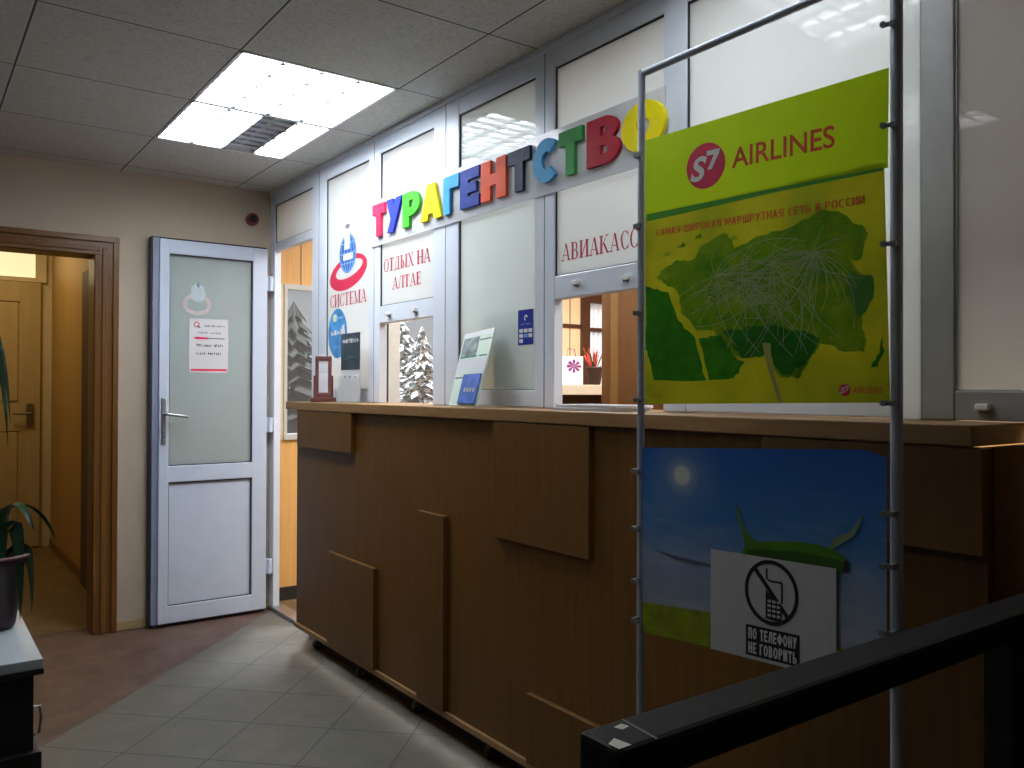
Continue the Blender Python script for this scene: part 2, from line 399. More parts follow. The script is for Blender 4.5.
# ------------------------------------------------------------------ room shell
def shell(name, boxes, mat):
    b = MB()
    for a, c in boxes: b.box(a, c, mat)
    return struct(b.build(name))
XL, YR = -2.4, -2.2
c0 = 3.05
fl = MB(); fl.add([(XL, YR, 0), (XP + .06, YR, 0), (XP + .06, XP + .06 + c0, 0), (XL, XL + c0, 0)], [(0, 1, 2, 3)], MT['tile'])
fl.add([(XL, YR, -.05), (XP + .06, YR, -.05), (XP + .06, XP + .06 + c0, -.05), (XL, XL + c0, -.05)], [(3, 2, 1, 0)], MT['tile'])
struct(fl.build('floor'))
fb = MB(); fb.add([(XL, XL + c0, 0), (XP + .06, XP + .06 + c0, 0), (XP + .06, 5.03, 0), (XL, 5.03, 0)], [(0, 1, 2, 3)], MT['brown'])
struct(fb.build('floor_brown'))
# ceiling with openings for the recessed lights
xs = [XL, -.305, .315, .935, 1.555, XP + .06]; ys = [YR, 1.03, 1.65, 2.27, 2.89, 3.51, 4.13, YB + .15]
holes = {(3, 4), (3, 5), (1, 2), (3, 1)}
cb = MB()
for i in range(len(xs) - 1):
    for j in range(len(ys) - 1):
        if (i, j) in holes: continue
        cb.add([(xs[i], ys[j], ZC), (xs[i], ys[j + 1], ZC), (xs[i + 1], ys[j + 1], ZC), (xs[i + 1], ys[j], ZC)], [(0, 1, 2, 3)], MT['ceil'])
struct(cb.build('ceiling'))
shell('wall_left', [((XL - .1, YR, 0), (XL, YB + .15, 2.6))], MT['wall'])
shell('wall_rear', [((XL, YR - .1, 0), (5.2, YR, 2.6))], MT['wall'])
DX0, DX1, DZ = -.12, .83, 2.03
shell('wall_far', [((XL, YB, 0), (DX0, YB + .15, 2.75)), ((DX1, YB, 0), (XP + .06, YB + .15, 2.75)), ((DX0, YB, DZ), (DX1, YB + .15, 2.75))], MT['wall'])
# casing of the dark doorway
tb = MB()
for x0, x1 in ((DX1 - .022, DX1 + .095), (DX0 - .095, DX0 + .022)):
    s = 1 if x0 > .4 else -1; lo, hi = (x0, x1) if s > 0 else (x1, x0)
    tb.box((x0, YB - .022, 0), (x1, YB, DZ + .08), MT['woodtrim'], .004)
    tb.box((hi - s * .03, YB - .034, 0), (hi, YB - .02, DZ + .08), MT['woodtrim'], .004)
    tb.box((lo + s * .035, YB - .03, 0), (lo + s * .06, YB - .02, DZ + .02), MT['woodtrim'], .004)
    tb.box((lo, YB - .02, 0), (lo + s * .02, YB + .16, DZ), MT['woodtrim'])
tb.box((DX0 - .094, YB - .0235, DZ - .02), (DX1 + .094, YB, DZ + .079), MT['woodhead'], .004)
tb.box((DX0 - .096, YB - .0355, DZ + .05), (DX1 + .096, YB - .02, DZ + .081), MT['woodhead'], .004)
tb.box((DX0, YB - .03, DZ), (DX1, YB - .02, DZ + .025), MT['woodhead'], .004)
tb.box((DX0, YB - .02, DZ - .02), (DX1, YB + .16, DZ), MT['woodhead'])
struct(tb.build('trim_1'))
sb = MB(); sb.box((DX1 + .096, YB - .014, 0), (XP, YB, .05), MT['base'], .003); struct(sb.build('baseboard_far'))

# corridor behind the doorway
CX, CY = .985, 7.85
shell('wall_corridor_left', [((-1.0, YB + .15, 0), (-.9, CY + .1, 2.75))], MT['cream'])
wc = MB(); wc.box((CX, YB + .15, 0), (CX + .05, CY, 2.75), MT['panel'])
for k in range(0): wc.box((CX - .002, 5.05 + k * .2, 0), (CX + .001, 5.052 + k * .2, 2.75), MT['panel'])
struct(wc.build('wall_corridor_right'))
shell('wall_corridor_end', [((-1, CY, 0), (CX + .05, CY + .1, 2.75))], MT['cream'])
shell('floor_corridor', [((-1, YB + .15, -.03), (CX + .05, CY, 0.001))], MT['corrfloor'])
shell('ceiling_corridor', [((-1, YB + .15, 2.75), (CX + .05, CY + .1, 2.8))], MT['cream'])
d2 = MB(); dx0, dx1 = .02, .9
d2.box((dx0, CY - .04, .01), (dx1, CY - .005, 2.17), MT['doorbeige'], .004)
for z0, z1 in ((.2, .95), (1.2, 2.0)):
    d2.box((dx0 + .14, CY - .05, z0), (dx1 - .16, CY - .04, z1), MT['doorbeige'], .008)
    d2.box((dx0 + .15, CY - .046, z1), (dx1 - .15, CY - .03, z1 + .008), MT['woodtrim'])
d2 = struct(d2.build('door_2'))
h = MB(); h.box((.8, CY - .06, 1.0), (.85, CY - .045, 1.18), MT['brass']); h.tube([(.83, CY - .1, 1.1), (.7, CY - .1, 1.1)], .01, MT['brass']); h.tube([(.83, CY - .05, 1.1), (.83, CY - .1, 1.1)], .009, MT['brass'])
h.build('door_handle', d2)
w7 = MB(); w7.box((-.1, CY - .03, 2.175), (.94, CY - .005, 2.21), MT['cream']); w7.box((.86, CY - .03, 2.21), (.94, CY - .005, 2.75), MT['cream'])
w7 = struct(w7.build('window_7'))
MT['warmpane'] = emitmat('lit_cream_transom', (1., .85, .5), .55)
p = MB(); p.box((-.1, CY - .015, 2.21), (.86, CY - .006, 2.75), MT['warmpane']); p.build('pane', w7)
d3 = MB(); d3.box((CX - .03, 5.78, 0), (CX - .003, 6.2, 2.08), MT['darkwood'], .004); struct(d3.build('door_3'))
b = MB(); b.box((CX - .015, 6.22, 0), (CX - .002, CY - .05, .06), MT['woodtrim']); struct(b.build('baseboard_corridor'))

# ------------------------------------------------------------------ glazed partition on the right
pv = MT['pvc']
def post(b, y1, y0, z0=1.24, z1=2.48, x=XP, seam=True):
    b.box((x - .002, y0, z0), (XP + .037, y1, z1), pv, .003)
    if seam and y1 - y0 > .1:
        ym = (y0 + y1) / 2; b.box((x - .0028, ym - .002, z0), (x + .002, ym + .002, z1), MT['greyink'])
def rail(b, y1, y0, z0, z1): b.box((XP, y0, z0), (XP + .035, y1, z1), pv, .004)
wp = MB()
post(wp, 4.88, 4.805, 0, 2.48, seam=False)
post(wp, 4.245, 4.062, 0, 2.48)
for y1, y0 in ((3.569, 3.455), (2.975, 2.782), (2.286, 2.18), (1.681, 1.594)): post(wp, y1, y0)
post(wp, -.2, -.3); post(wp, -1.5, -1.6)
rail(wp, 4.806, YR, 2.39, 2.48)
wp.box((XP - .008, YR, 2.455), (XP + .001, 4.88, 2.479), pv)
rail(wp, 4.806, 4.244, 2.115, 2.165)
for y1, y0 in ((4.063, 3.568), (2.783, 2.285), (1.595, .977), (-.299, -1.501)): rail(wp, y1, y0, 1.241, 1.302)
for y1, y0 in ((3.456, 2.974), (2.181, 1.68)): rail(wp, y1, y0, 1.606, 1.685)
struct(wp.build('wall_right'))
MT['pvcgrey'] = M('grey_beige_profile', (.36, .345, .34), .35)
t4 = MB(); t4.box((XP - .002, .858, 1.24), (XP + .037, .93, 2.39), MT['pvcgrey'], .003); t4.box((XP, -.2, 1.241), (XP + .035, .859, 1.302), MT['pvcgrey'], .003); struct(t4.build('trim_4'))
shell('wall_right_lower', [((XP + .02, YR, 0), (XP + .06, .70, 1.24))], MT['woodc'])
t3 = MB(); t3.box((XP - .004, .928, 1.24), (XP + .05, .978, 2.48), MT['pane'], .002); struct(t3.build('trim_3'))
tr = MB(); tr.box((XP - .012, 4.243, 0), (XP + .07, 4.88, .022), MT['steel'], .004); struct(tr.build('trim_2'))

def window(n, y1, y0, z0, z1, mat, gm=None):
    """glazed bay: black gasket round a recessed pane"""
    g = .005; b = MB()
    for a, c in (((XP + .003, y1 - g, z0), (XP + .02, y1, z1)), ((XP + .003, y0, z0), (XP + .02, y0 + g * .4, z1)), ((XP + .003, y0, z1 - g), (XP + .02, y1, z1)), ((XP + .003, y0, z0), (XP + .02, y1, z0 + g * .4))):
        b.box(a, c, gm or MT['gasket'])
    w = struct(b.build('window_%d' % n))
    q = MB(); q.box((XP + .008, y0 + .001, z0 + .001), (XP + .016, y1 - .001, z1 - .001), mat); q.build('pane', w)
    return w
w_tr = window(1, 4.806, 4.244, 2.165, 2.39, MT['pane'])
w1 = window(2, 4.063, 3.568, 1.302, 2.39, MT['pane'])
w2 = window(3, 3.456, 2.974, 1.685, 2.39, MT['pane'])
w3 = window(4, 2.783, 2.285, 1.302, 2.39, MT['panefade'])
w4 = window(5, 2.181, 1.68, 1.685, 2.39, MT['pane'])
w5 = window(6, 1.595, .978, 1.302, 2.39, MT['pane'])
w6 = window(8, .859, -.201, 1.302, 2.39, MT['paneshaded'], MT['pvcgrey'])
w9 = window(9, -.299, -1.501, 1.302, 2.39, MT['paneshaded'], MT['pvcgrey'])
for w, spots in ((w2, ((3.357, 1.642), (3.12, 1.642))), (w4, ((2.064, 1.650), (1.832, 1.641))), (w6, ((.798, 1.268),))):
    for y, z in spots:
        b = MB(); b.box((XP - .016, y - .014, z - .006), (XP - .0005, y + .014, z + .008), MT['white'], .003)
        b.box((XP - .012, y - .008, z - .011), (XP - .0005, y + .008, z - .005), MT['greyink'], .002); b.build('latch', w)

# vinyl lettering on the panes (local u = -y, v = z)
ZL = -.0065
l = MB()
l.ring((-3.795, 1.882), .215, .082, .06, .042, ZL, MT['red'], rot=.12, off=(.014, .014))
l.disc((-3.795, 1.978), .098, .098, ZL + .0006, MT['blue'])
for k in range(-3, 4):
    pts = [(-3.795 + .096 * math.sin(k * .42) * math.cos(a), 1.978 + .096 * math.sin(a)) for a in [(-1.4 + 2.8 * i / 12) for i in range(13)]]
    for a, c in zip(pts, pts[1:]): l.line(a, c, .008 if k % 2 else .005, ZL + .001, MT['lblue'])
for z in (-.05, 0, .05): l.rect(-3.795 - math.sqrt(.0094 - z * z), 1.978 + z - .003, -3.795 + math.sqrt(.0094 - z * z), 1.978 + z + .003, ZL + .0011, MT['lblue'])
l.rect(-3.83, 1.998, -3.772, 2.072, ZL + .0016, MT['white']); l.poly([(-3.83, 2.07), (-3.772, 2.07), (-3.80, 2.1)], ZL + .0016, MT['white'])
l.rect(-3.845, 1.945, -3.735, 1.975, ZL + .0016, MT['white'])
l.rect(-3.804, 2.1, -3.798, 2.125, ZL + .0016, MT['greyink']); l.disc((-3.795, 2.112), .026, .012, ZL + .002, MT['greyink'], 12)
l.build('lettering', w1, PF @ T(-.022, 0, 0)); l = MB()
serif(l, 'СИСТЕМА', (-4.0, 1.720, -3.582, 1.784), ZL, MT['darkred']); l.build('lettering', w1, PF @ T(-.024, 0, 0))
l = MB(); serif(l, 'ОТДЫХ НА', (-3.417, 1.838, -2.998, 1.897), ZL, MT['darkred']); serif(l, 'АЛТАЕ', (-3.332, 1.752, -3.07, 1.806), ZL, MT['darkred']); l.build('lettering', w2, PF @ T(-.015, 0, 0))
l = MB(); serif(l, 'АВИАКАССА', (-2.139, 1.731, -1.729, 1.788), ZL, MT['darkred']); l.build('lettering', w4, PF @ T(-.012, 0, 0))

# stickers on the glass
s = MB(); zc = (-3.905, 1.586)
MT['oval'] = M('sky_blue_sticker', (.04, .27, .62), .35, var=.35, vscale=14)
s.disc(zc, .113, .126, ZL + .0005, MT['oval']); s.disc((-3.935, 1.665), .025, .02, ZL + .001, M('pale_yellow_print', (.7, .7, .35)), 14); s.rect(-3.93, 1.66, -3.84, 1.668, ZL + .0012, MT['lblue'])
s.scribble(-3.985, -3.835, 1.578, .026, MT['white'], ZL + .0012, (4,)); s.poly([(-3.87, 1.58), (-3.815, 1.58), (-3.825, 1.63), (-3.85, 1.62)], ZL + .0012, MT['white'])
s.scribble(-3.96, -3.86, 1.51, .012, MT['lblue'], ZL + .0012, (6,))
tag(s.build('sticker', mtx=PF @ T(-.028, 0, 0)), 'round sky blue sticker on the pane below the globe logo', 'sticker')
s = MB(); s.rect(-2.382, 1.461, -2.292, 1.586, ZL + .0005, MT['navy'])
s.ring((-2.335, 1.556), .011, .011, .006, .006, ZL + .001, MT['white'], 20, 250, 14); s.scribble(-2.365, -2.305, 1.532, .006, MT['lblue'], ZL + .001, (8,))
for r, n in ((0, 3), (1, 3), (2, 1)):
    for k in range(n): s.rect(-2.374 + k * .027, 1.505 - r * .018, -2.352 + k * .027, 1.518 - r * .018, ZL + .001, MT['white'] if (r, k) != (1, 1) else MT['lblue'])
tag(s.build('sticker', mtx=PF @ T(-.012, 0, 0)), 'navy blue sticker with small white squares at the edge of the faded pane', 'sticker')

# ------------------------------------------------------------------ sign with block letters
sg = empty('sign', mtx=PF @ T(-2.6, 2.07, .004), label='long milky acrylic sign plate with coloured foam block letters across the partition', cat='sign')
b = MB(); b.box((-.93, -.105, 0), (.93, .105, .005), MT['acryl'])
b.build('plate', sg)
LT = [('Т', 3.471, 3.347, 'pink red', (.75, .03, .10)), ('У', 3.333, 3.188, 'royal blue', (.03, .05, .48)), ('Р', 3.184, 3.028, 'green', (.06, .48, .03)), ('А', 3.028, 2.86, 'yellow', (.9, .78, .01)),
      ('Г', 2.844, 2.729, 'light blue', (.06, .38, .75)), ('Е', 2.718, 2.586, 'dark blue', (.02, .05, .33)), ('Н', 2.573, 2.413, 'orange red', (.78, .10, .035)), ('Т', 2.4, 2.265, 'navy', (.015, .03, .07)),
      ('С', 2.251, 2.119, 'sky blue', (.09, .40, .72)), ('Т', 2.114, 1.989, 'green', (.03, .27, .05)), ('В', 1.973, 1.821, 'crimson', (.42, .012, .03)), ('О', 1.812, 1.636, 'yellow', (.85, .72, .0))]
for ch, y1, y0, nm, c in LT:
    b = MB(); m = M('foam_' + nm.replace(' ', '_'), c, .6, spec=.2, var=.04)
    for i, pts in enumerate(CHUNK[ch]): b.prism([(-y1 - .020 + 2.6 + p[0] * (y1 - y0), -.068 + p[1] * .148) for p in pts],  .006 + i * 4e-5, .019 + (i if i < 4 else 4 + i * .02) * 3e-4, m)
    tag(b.build('letter', sg), nm + ' block letter')

# ------------------------------------------------------------------ white plastic door standing open
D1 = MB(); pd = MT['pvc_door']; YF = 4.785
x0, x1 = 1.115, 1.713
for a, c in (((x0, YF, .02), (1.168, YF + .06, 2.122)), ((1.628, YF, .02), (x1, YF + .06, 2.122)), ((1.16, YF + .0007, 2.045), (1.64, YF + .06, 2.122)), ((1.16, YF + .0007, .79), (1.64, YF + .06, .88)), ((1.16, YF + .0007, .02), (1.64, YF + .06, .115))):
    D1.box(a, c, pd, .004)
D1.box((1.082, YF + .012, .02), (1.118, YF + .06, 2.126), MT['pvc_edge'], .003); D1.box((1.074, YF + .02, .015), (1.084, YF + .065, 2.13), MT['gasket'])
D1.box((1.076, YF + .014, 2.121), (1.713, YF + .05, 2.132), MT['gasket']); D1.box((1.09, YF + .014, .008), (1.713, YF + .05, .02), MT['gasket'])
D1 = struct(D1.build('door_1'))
def gask(xa, xb, za, zb, g=.008):
    b = MB()
    for a, c in (((xa, YF + .004, zb - g), (xb, YF + .03, zb)), ((xb - g, YF + .004, za), (xb, YF + .03, zb)), ((xa, YF + .004, za), (xa + g * .35, YF + .03, zb)), ((xa, YF + .004, za), (xb, YF + .03, za + g * .6))): b.box(a, c, MT['gasket'])
    b.build('gasket', D1)
gask(1.168, 1.628, .88, 2.045); gask(1.168, 1.628, .115, .79)
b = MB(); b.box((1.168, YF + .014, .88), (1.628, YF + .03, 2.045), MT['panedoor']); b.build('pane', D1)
b = MB(); b.box((1.168, YF + .012, .115), (1.628, YF + .03, .79), pd); b.build('panel', D1)
b = MB(); b.box((1.128, YF - .012, 1.0), (1.152, YF, 1.255), MT['steel'], .004); b.tube([(1.14, YF - .01, 1.165), (1.14, YF - .045, 1.165), (1.15, YF - .05, 1.165), (1.255, YF - .05, 1.15)], .0085, MT['steel']); b.box((1.134, YF - .016, 1.03), (1.146, YF - .01, 1.07), MT['greyink'])
b.build('door_handle', D1)
for z in (1.88, 1.05, .22):
    b = MB(); b.tube([(1.735, YF + .01, z), (1.735, YF + .01, z + .085)], .011, pd); b.box((1.70, YF + .012, z), (1.755, YF + .05, z + .085), pd, .003); b.build('hinge', D1)
DFm = frame((0, YF, 0), (1, 0, 0))
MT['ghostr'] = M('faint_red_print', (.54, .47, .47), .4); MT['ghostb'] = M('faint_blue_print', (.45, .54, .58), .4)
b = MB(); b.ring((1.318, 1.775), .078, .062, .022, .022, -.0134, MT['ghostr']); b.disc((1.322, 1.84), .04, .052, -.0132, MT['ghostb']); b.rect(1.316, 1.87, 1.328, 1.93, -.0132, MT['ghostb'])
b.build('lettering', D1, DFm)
n = MB(); n.box((1.275, 1.392, 0), (1.490, 1.695, .002), MT['paperw']); z = .0026
n.ring((1.315, 1.662), .016, .016, .005, .005, z, MT['red'], 0, 360, 16); n.line((1.318, 1.655), (1.335, 1.645), .006, z, MT['ink'])
n.scribble(1.352, 1.475, 1.652, .010, MT['greyink'], z, (12,)); n.scribble(1.32, 1.45, 1.612, .012, MT['greyink'], z, (6, 6))
n.poly([(1.295, 1.588), (1.315, 1.594), (1.38, 1.592), (1.38, 1.582), (1.315, 1.580)], z, MT['red']); n.rect(1.38, 1.584, 1.47, 1.59, z, MT['greyink'])
n.scribble(1.315, 1.465, 1.54, .014, MT['ink'], z, (8, 5)); n.scribble(1.31, 1.455, 1.495, .014, MT['ink'], z, (5, 7))
n.rect(1.285, 1.403, 1.482, 1.415, z, MT['red'])
tag(n.build('notice', mtx=DFm @ T(0, 0, -.0135)), 'white printed notice with red bars on the glass of the white door', 'notice')
b = MB(); b.tube([(1.648, YB, 2.302), (1.648, YB - .03, 2.302)], .036, M('maroon_plastic', (.22, .02, .05), .35), 24); b.tube([(1.648, YB - .03, 2.302), (1.648, YB - .042, 2.302)], .022, MT['dark'], 20)
tag(b.build('fire_alarm'), 'small round maroon alarm sounder high on the tan wall', 'alarm')

# ------------------------------------------------------------------ reception counter
wd = MT['woodc']; CF = 1.60
ct = empty('reception_counter', (CF, 2.4, 0), label='long brown laminate reception counter with applied rectangular panels', cat='counter')
CI = T(-CF, -2.4, 0)
b = MB(); b.box((CF, .718, .118), (CF + .02, 4.032, 1.197), wd, .002); b.build('front_panel', ct, CI)
b = MB(); b.box((CF + .02, .716, .118), (1.95, .736, 1.197), wd); b.build('end_panel', ct, CI)
b = MB(); b.box((CF + .02, 4.012, .118), (XP - .006, 4.032, 1.197), wd); b.build('end_panel', ct, CI)
b = MB(); b.box((CF - .012, .72, .112), (CF + .02, 4.034, .134), MT['woodt'], .002); b.build('bottom_edge', ct, CI)
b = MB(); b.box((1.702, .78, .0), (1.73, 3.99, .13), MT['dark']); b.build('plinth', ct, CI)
for ya, yb, za, zb in ((3.985, 3.363, 1.02, 1.196), (2.781, 2.588, .135, .842), (3.613, 3.144, .135, .556), (2.276, 1.795, .815, 1.196), (2.089, 1.55, .135, .352), (1.2, .718, 1.0, 1.196)):
    b = MB(); b.box((CF - .02, yb, za), (CF, ya, zb), wd, .002); b.build('applied_panel', ct, CI)
for y in (3.96, 3.46, 2.95, 2.43, 1.9, 1.35, .85):
    b = MB(); b.tube([(1.684, y - .012, .024), (1.684, y + .012, .024)], .024, MT['black'], 16)
    cs = b.build('caster', ct, CI)
    b = MB(); b.box((1.674, y - .015, .03), (1.694, y + .015, .118), MT['black'], .003); b.tube([(1.684, y - .016, .024), (1.684, y + .016, .024)], .013, MT['steel']); b.build('bracket', cs)
b = MB(); b.box((1.578, .735, 1.199), (1.97, 4.04, 1.239), MT['woodt'], .003); b.box((1.5785, 4.0, 1.1995), (XP - .004, 4.135, 1.2385), MT['woodt'], .003)
tag(b.build('worktop'), 'long light brown worktop running along the foot of the glazed partition', 'worktop')

# things on the worktop
ZW = 1.24
m = frame((1.665, 3.86, ZW), (.92, -.40, 0)) @ Matrix.Diagonal((.72, 1, 1, 1))
pf = empty('picture_frame', mtx=m, label='small reddish wooden frame with white card at the far end of the worktop', cat='picture frame')
MT['rosewood'] = M('reddish_wood', (.13, .035, .03), .4)
tilt = Matrix.Rotation(-.12, 4, 'X')
b = MB()
for a, c in (((-.055, .02, 0), (-.032, .225, .02)), ((.03, .02, 0), (.055, .225, .02)), ((-.0545, .205, 0), (.0545, .2255, .021)), ((-.0545, .02, 0), (.0545, .045, .021))): b.box(a, c, MT['rosewood'], .003)
b.box((-.066, .02, -.006), (.066, .13, .012), MT['rosewood'], .003)
b.build('border', pf, tilt)
b = MB(); b.box((-.033, .044, 0), (.031, .206, .014), MT['paperw']); b.build('card', pf, tilt)
b = MB(); b.box((-.085, .0, -.05), (.085, .022, .04), MT['rosewood'], .003); b.build('foot', pf)

m = frame((1.715, 3.655, ZW), (0, -1, 0))
hd = empty('leaflet_holder', mtx=m, label='clear acrylic stand holding a black and white leaflet by the round sticker', cat='leaflet holder')
b = MB(); b.box((-.11, .0, -.03), (.11, .006, .05), MT['clear']); b.box((-.11, .0, .012), (.11, .13, .016), MT['clear']); b.build('tray', hd)
lf = MB(); MT['nightprint'] = M('dark_teal_print', (.02, .045, .06), .3, var=.6, vscale=9)
lf.box((-.104, .01, 0), (.104, .33, .003), MT['paperw']); lf.rect(-.104, .155, .104, .33, .0036, MT['nightprint'])
lf.scribble(-.085, .09, .284, .02, MT['white'], .0042, (10,)); lf.scribble(-.07, .07, .115, .014, MT['greyink'], .0042, (1, 1, 1))
lf.poly([(-.08, .2), (.0, .225), (.07, .21), (.0, .215)], .0042, M('teal_streak', (.08, .2, .25)))
tag(lf.build('leaflet', mtx=m), 'tall leaflet with black upper half standing in the clear acrylic stand', 'leaflet')

# leaning brochure board
A, B_, C_, D_ = Vector((1.62, 2.62, ZW + .004)), Vector((1.62, 2.435, ZW + .004)), Vector((1.745, 2.50, 1.53)), Vector((1.745, 2.705, 1.515))
def bl(s, t, o=0.):
    p = (A * (1 - s) + B_ * s) * (1 - t) + (D_ * (1 - s) + C_ * s) * t; return (p + Vector((-.92, 0, .39)) * o)[:]
def patch(b, s0, t0, s1, t1, o, mat, th=.002):
    vs = [bl(s, t, o + k) for k in (0, -th) for s, t in ((s0, t0), (s1, t0), (s1, t1), (s0, t1))]
    b.add(vs, [(0, 1, 2, 3), (7, 6, 5, 4), (0, 4, 5, 1), (1, 5, 6, 2), (2, 6, 7, 3), (3, 7, 4, 0)], mat)
MT['mint'] = M('pale_mint_card', (.62, .74, .62), .5); MT['bluecover'] = M('blue_cover', (.07, .14, .45), .35, var=.3, vscale=25); MT['photo'] = M('grey_photo_print', (.2, .24, .24), .4, var=.7, vscale=30)
b = MB(); patch(b, 0, 0, 1, 1, 0, MT['mint'], .004)
patch(b, .02, .93, 1, 1, .0012, MT['white'], .0004); patch(b, .05, .66, .58, .92, .0012, MT['photo'], .0004); patch(b, .6, .86, .98, .88, .0012, MT['greyink'], .0004); patch(b, .05, .64, .95, .66, .0012, M('green_rule', (.04, .2, .1), .5), .0004)
patch(b, .04, .42, .98, .62, .0012, MT['paperw'], .0004); patch(b, .04, .36, .45, .38, .0012, MT['greyink'], .0004)
tag(b.build('brochure_board'), 'pale mint display board leaning against the faded pane on the worktop', 'display board')
b = MB(); patch(b, .36, .02, .95, .40, .008, MT['bluecover'], .005)
for k in range(4): patch(b, .5 + k * .1, .17, .56 + k * .1, .22, .0085, M('gold_print', (.5, .45, .3)), .0003)
tag(b.build('booklet'), 'blue booklet propped on the lower edge of the mint display board', 'booklet')
def mag(x, y, z, r, lab):
    b = MB(); b.box((-.075, -.14, 0), (.075, .14, .0088), MT['paperw'], .001); b.box((-.0752, -.139, .0042), (-.0748, .139, .0046), MT['greyink'])
    b.rect(-.06, -.11, .02, .10, .0091, MT['greyink'])
    return tag(b.build('magazine', mtx=T(x, y, z) @ Matrix.Rotation(r, 4, 'Z')), lab, 'magazine')
mag(1.712, 1.89, 1.2395, .02, 'white magazine lying flat in the ticket hatch, under another one')
mag(1.716, 1.885, 1.2486, -.03, 'white magazine on top of the stack in the ticket hatch')

# ------------------------------------------------------------------ poster stand
SL, SR = Vector((1.311, 1.309, 0)), Vector((1.39, .781, 0)); dv = (SR - SL).normalized(); W = (SR - SL).length
SM = frame(SL, dv)
st = empty('display_stand', mtx=SM, label='tall grey tubular poster stand in front of the counter', cat='display stand')
al = MT['alu']
for s_, zt in ((-.006, 2.006), (W + .006, 2.05)):
    b = MB(); b.tube([(s_, .02, 0), (s_, zt, 0)], .0085 if s_ < .1 else .0105, al, 14); b.build('pole', st)
    b = MB(); b.box((s_ - .02, 0, -.2), (s_ + .02, .02, .2), al, .004); b.build('foot', st)
b = MB(); b.tube([(-.006, 2.0, 0), (W + .006, 2.045, 0)], .008, al, 12); b.build('top_bar', st)
for s_ in (.004, W - .012):
    for z in (1.815 if s_ < .1 else 1.935, 1.66 if s_ < .1 else 1.76, 1.47 if s_ < .1 else 1.555, 1.28, 1.125 if s_ < .1 else 1.09, 1.0, .885, .8):
        g_ = 1 if s_ < .1 else -1; e = -.008 if g_ > 0 else W + .008; up = z > 1.2; n1 = .019 if up else .0245
        b = MB(); b.box((e - g_ * .004, z - .005, .004), (e + g_ * .005, z + .005, n1 + .004), MT['clip'], .001)
        b.box((e, z - .004, n1), (e + g_ * .018, z + .004, n1 + .004), MT['clip'], .001); b.tube([(e + g_ * .015, z, n1 + .003), (e + g_ * .015, z, n1 + .009)], .0055, MT['clip'], 10); b.build('clip', st)

# route-map poster
def mapmat():
    m, t, b = nt('olive_map_print'); g = G(t)
    c = g.ramp(g.noise(9, 3), [(.3, (.30, .36, .012)), (.5, (.46, .45, .012)), (.7, (.56, .54, .02))])
    g.lk(c, b.inputs['Base Color']); b.inputs['Roughness'].default_value = .4
    tr_ = g.n('ShaderNodeBsdfTranslucent'); g.lk(c, tr_.inputs[0]); mx = g.n('ShaderNodeMixShader'); mx.inputs[0].default_value = .7
    g.lk(b.outputs[0], mx.inputs[1]); g.lk(tr_.outputs[0], mx.inputs[2]); g.lk(mx.outputs[0], t.nodes['Material Output'].inputs[0]); return m
MT['olive'] = mapmat(); MT['lime'] = paper('lime_print', (.50, .70, .008), .7, .4)
def landmat(name, lo, hi):
    m, t, b = nt(name); g = G(t); c = g.ramp(g.noise(26, 6, .7), [(.35, lo), (.65, hi)])
    g.lk(c, b.inputs['Base Color']); b.inputs['Roughness'].default_value = .4
    tr_ = g.n('ShaderNodeBsdfTranslucent'); g.lk(c, tr_.inputs[0]); mx = g.n('ShaderNodeMixShader'); mx.inputs[0].default_value = .7
    g.lk(b.outputs[0], mx.inputs[1]); g.lk(tr_.outputs[0], mx.inputs[2]); g.lk(mx.outputs[0], t.nodes['Material Output'].inputs[0]); return m
MT['land'] = landmat('map_green_land', (.11, .38, .015), (.40, .60, .06)); MT['land2'] = landmat('map_deep_green_land', (.04, .30, .03), (.08, .42, .05)); MT['teal'] = landmat('map_pale_green', (.16, .46, .14), (.24, .55, .18))
MT['route'] = paper('grey_route_lines', (.75, .80, .62), .55); MT['s7red'] = M('poster_red', (.72, .012, .08), .45); MT['orred'] = M('poster_orange_red', (.66, .06, .012), .45); MT['deepg'] = M('poster_green_band', (.05, .33, .008), .5)
p = MB()
TOP = lambda s: 1.844 + .034 * s
p.poly([(.006, 1.271), (.526, 1.281), (.5155, 1.70), (.006, 1.68)], 0, MT['olive']); p.poly([(.006, 1.674), (.522, 1.688), (.524, 1.862), (.006, 1.8445)], .0003, MT['lime'])
zz = .0007
main = [(0.0355, 1.542), (0.0568, 1.5636), (0.0985, 1.5767), (0.1322, 1.5673), (0.1453, 1.6), (0.2031, 1.6152), (0.2217, 1.5852), (0.2935, 1.6034), (0.3609, 1.6153), (0.3932, 1.6313), (0.4348, 1.6251), (0.4699, 1.5952), (0.4797, 1.5595), (0.455, 1.5378), (0.4748, 1.5111), (0.4967, 1.5041), (0.4967, 1.4652), (0.4749, 1.4277), (0.4846, 1.3929), (0.4797, 1.3687), (0.4399, 1.3748), (0.4039, 1.3861), (0.388, 1.3663), (0.3611, 1.3257), (0.3223, 1.326), (0.2995, 1.3687), (0.2404, 1.3649), (0.1971, 1.3882), (0.178, 1.4224), (0.139, 1.4243), (0.1021, 1.4607), (0.0918, 1.5078), (0.0569, 1.5283)]
def rough_poly(pts, amp=.005, n=5):
    out = []; R = random.Random(3)
    for a, c in zip(pts, pts[1:] + pts[:1]):
        for k in range(n):
            f = k / n; out.append((a[0] + (c[0] - a[0]) * f + R.uniform(-amp, amp), a[1] + (c[1] - a[1]) * f + R.uniform(-amp, amp)))
    return out
p.poly(rough_poly(main, .004), zz, MT['land'])
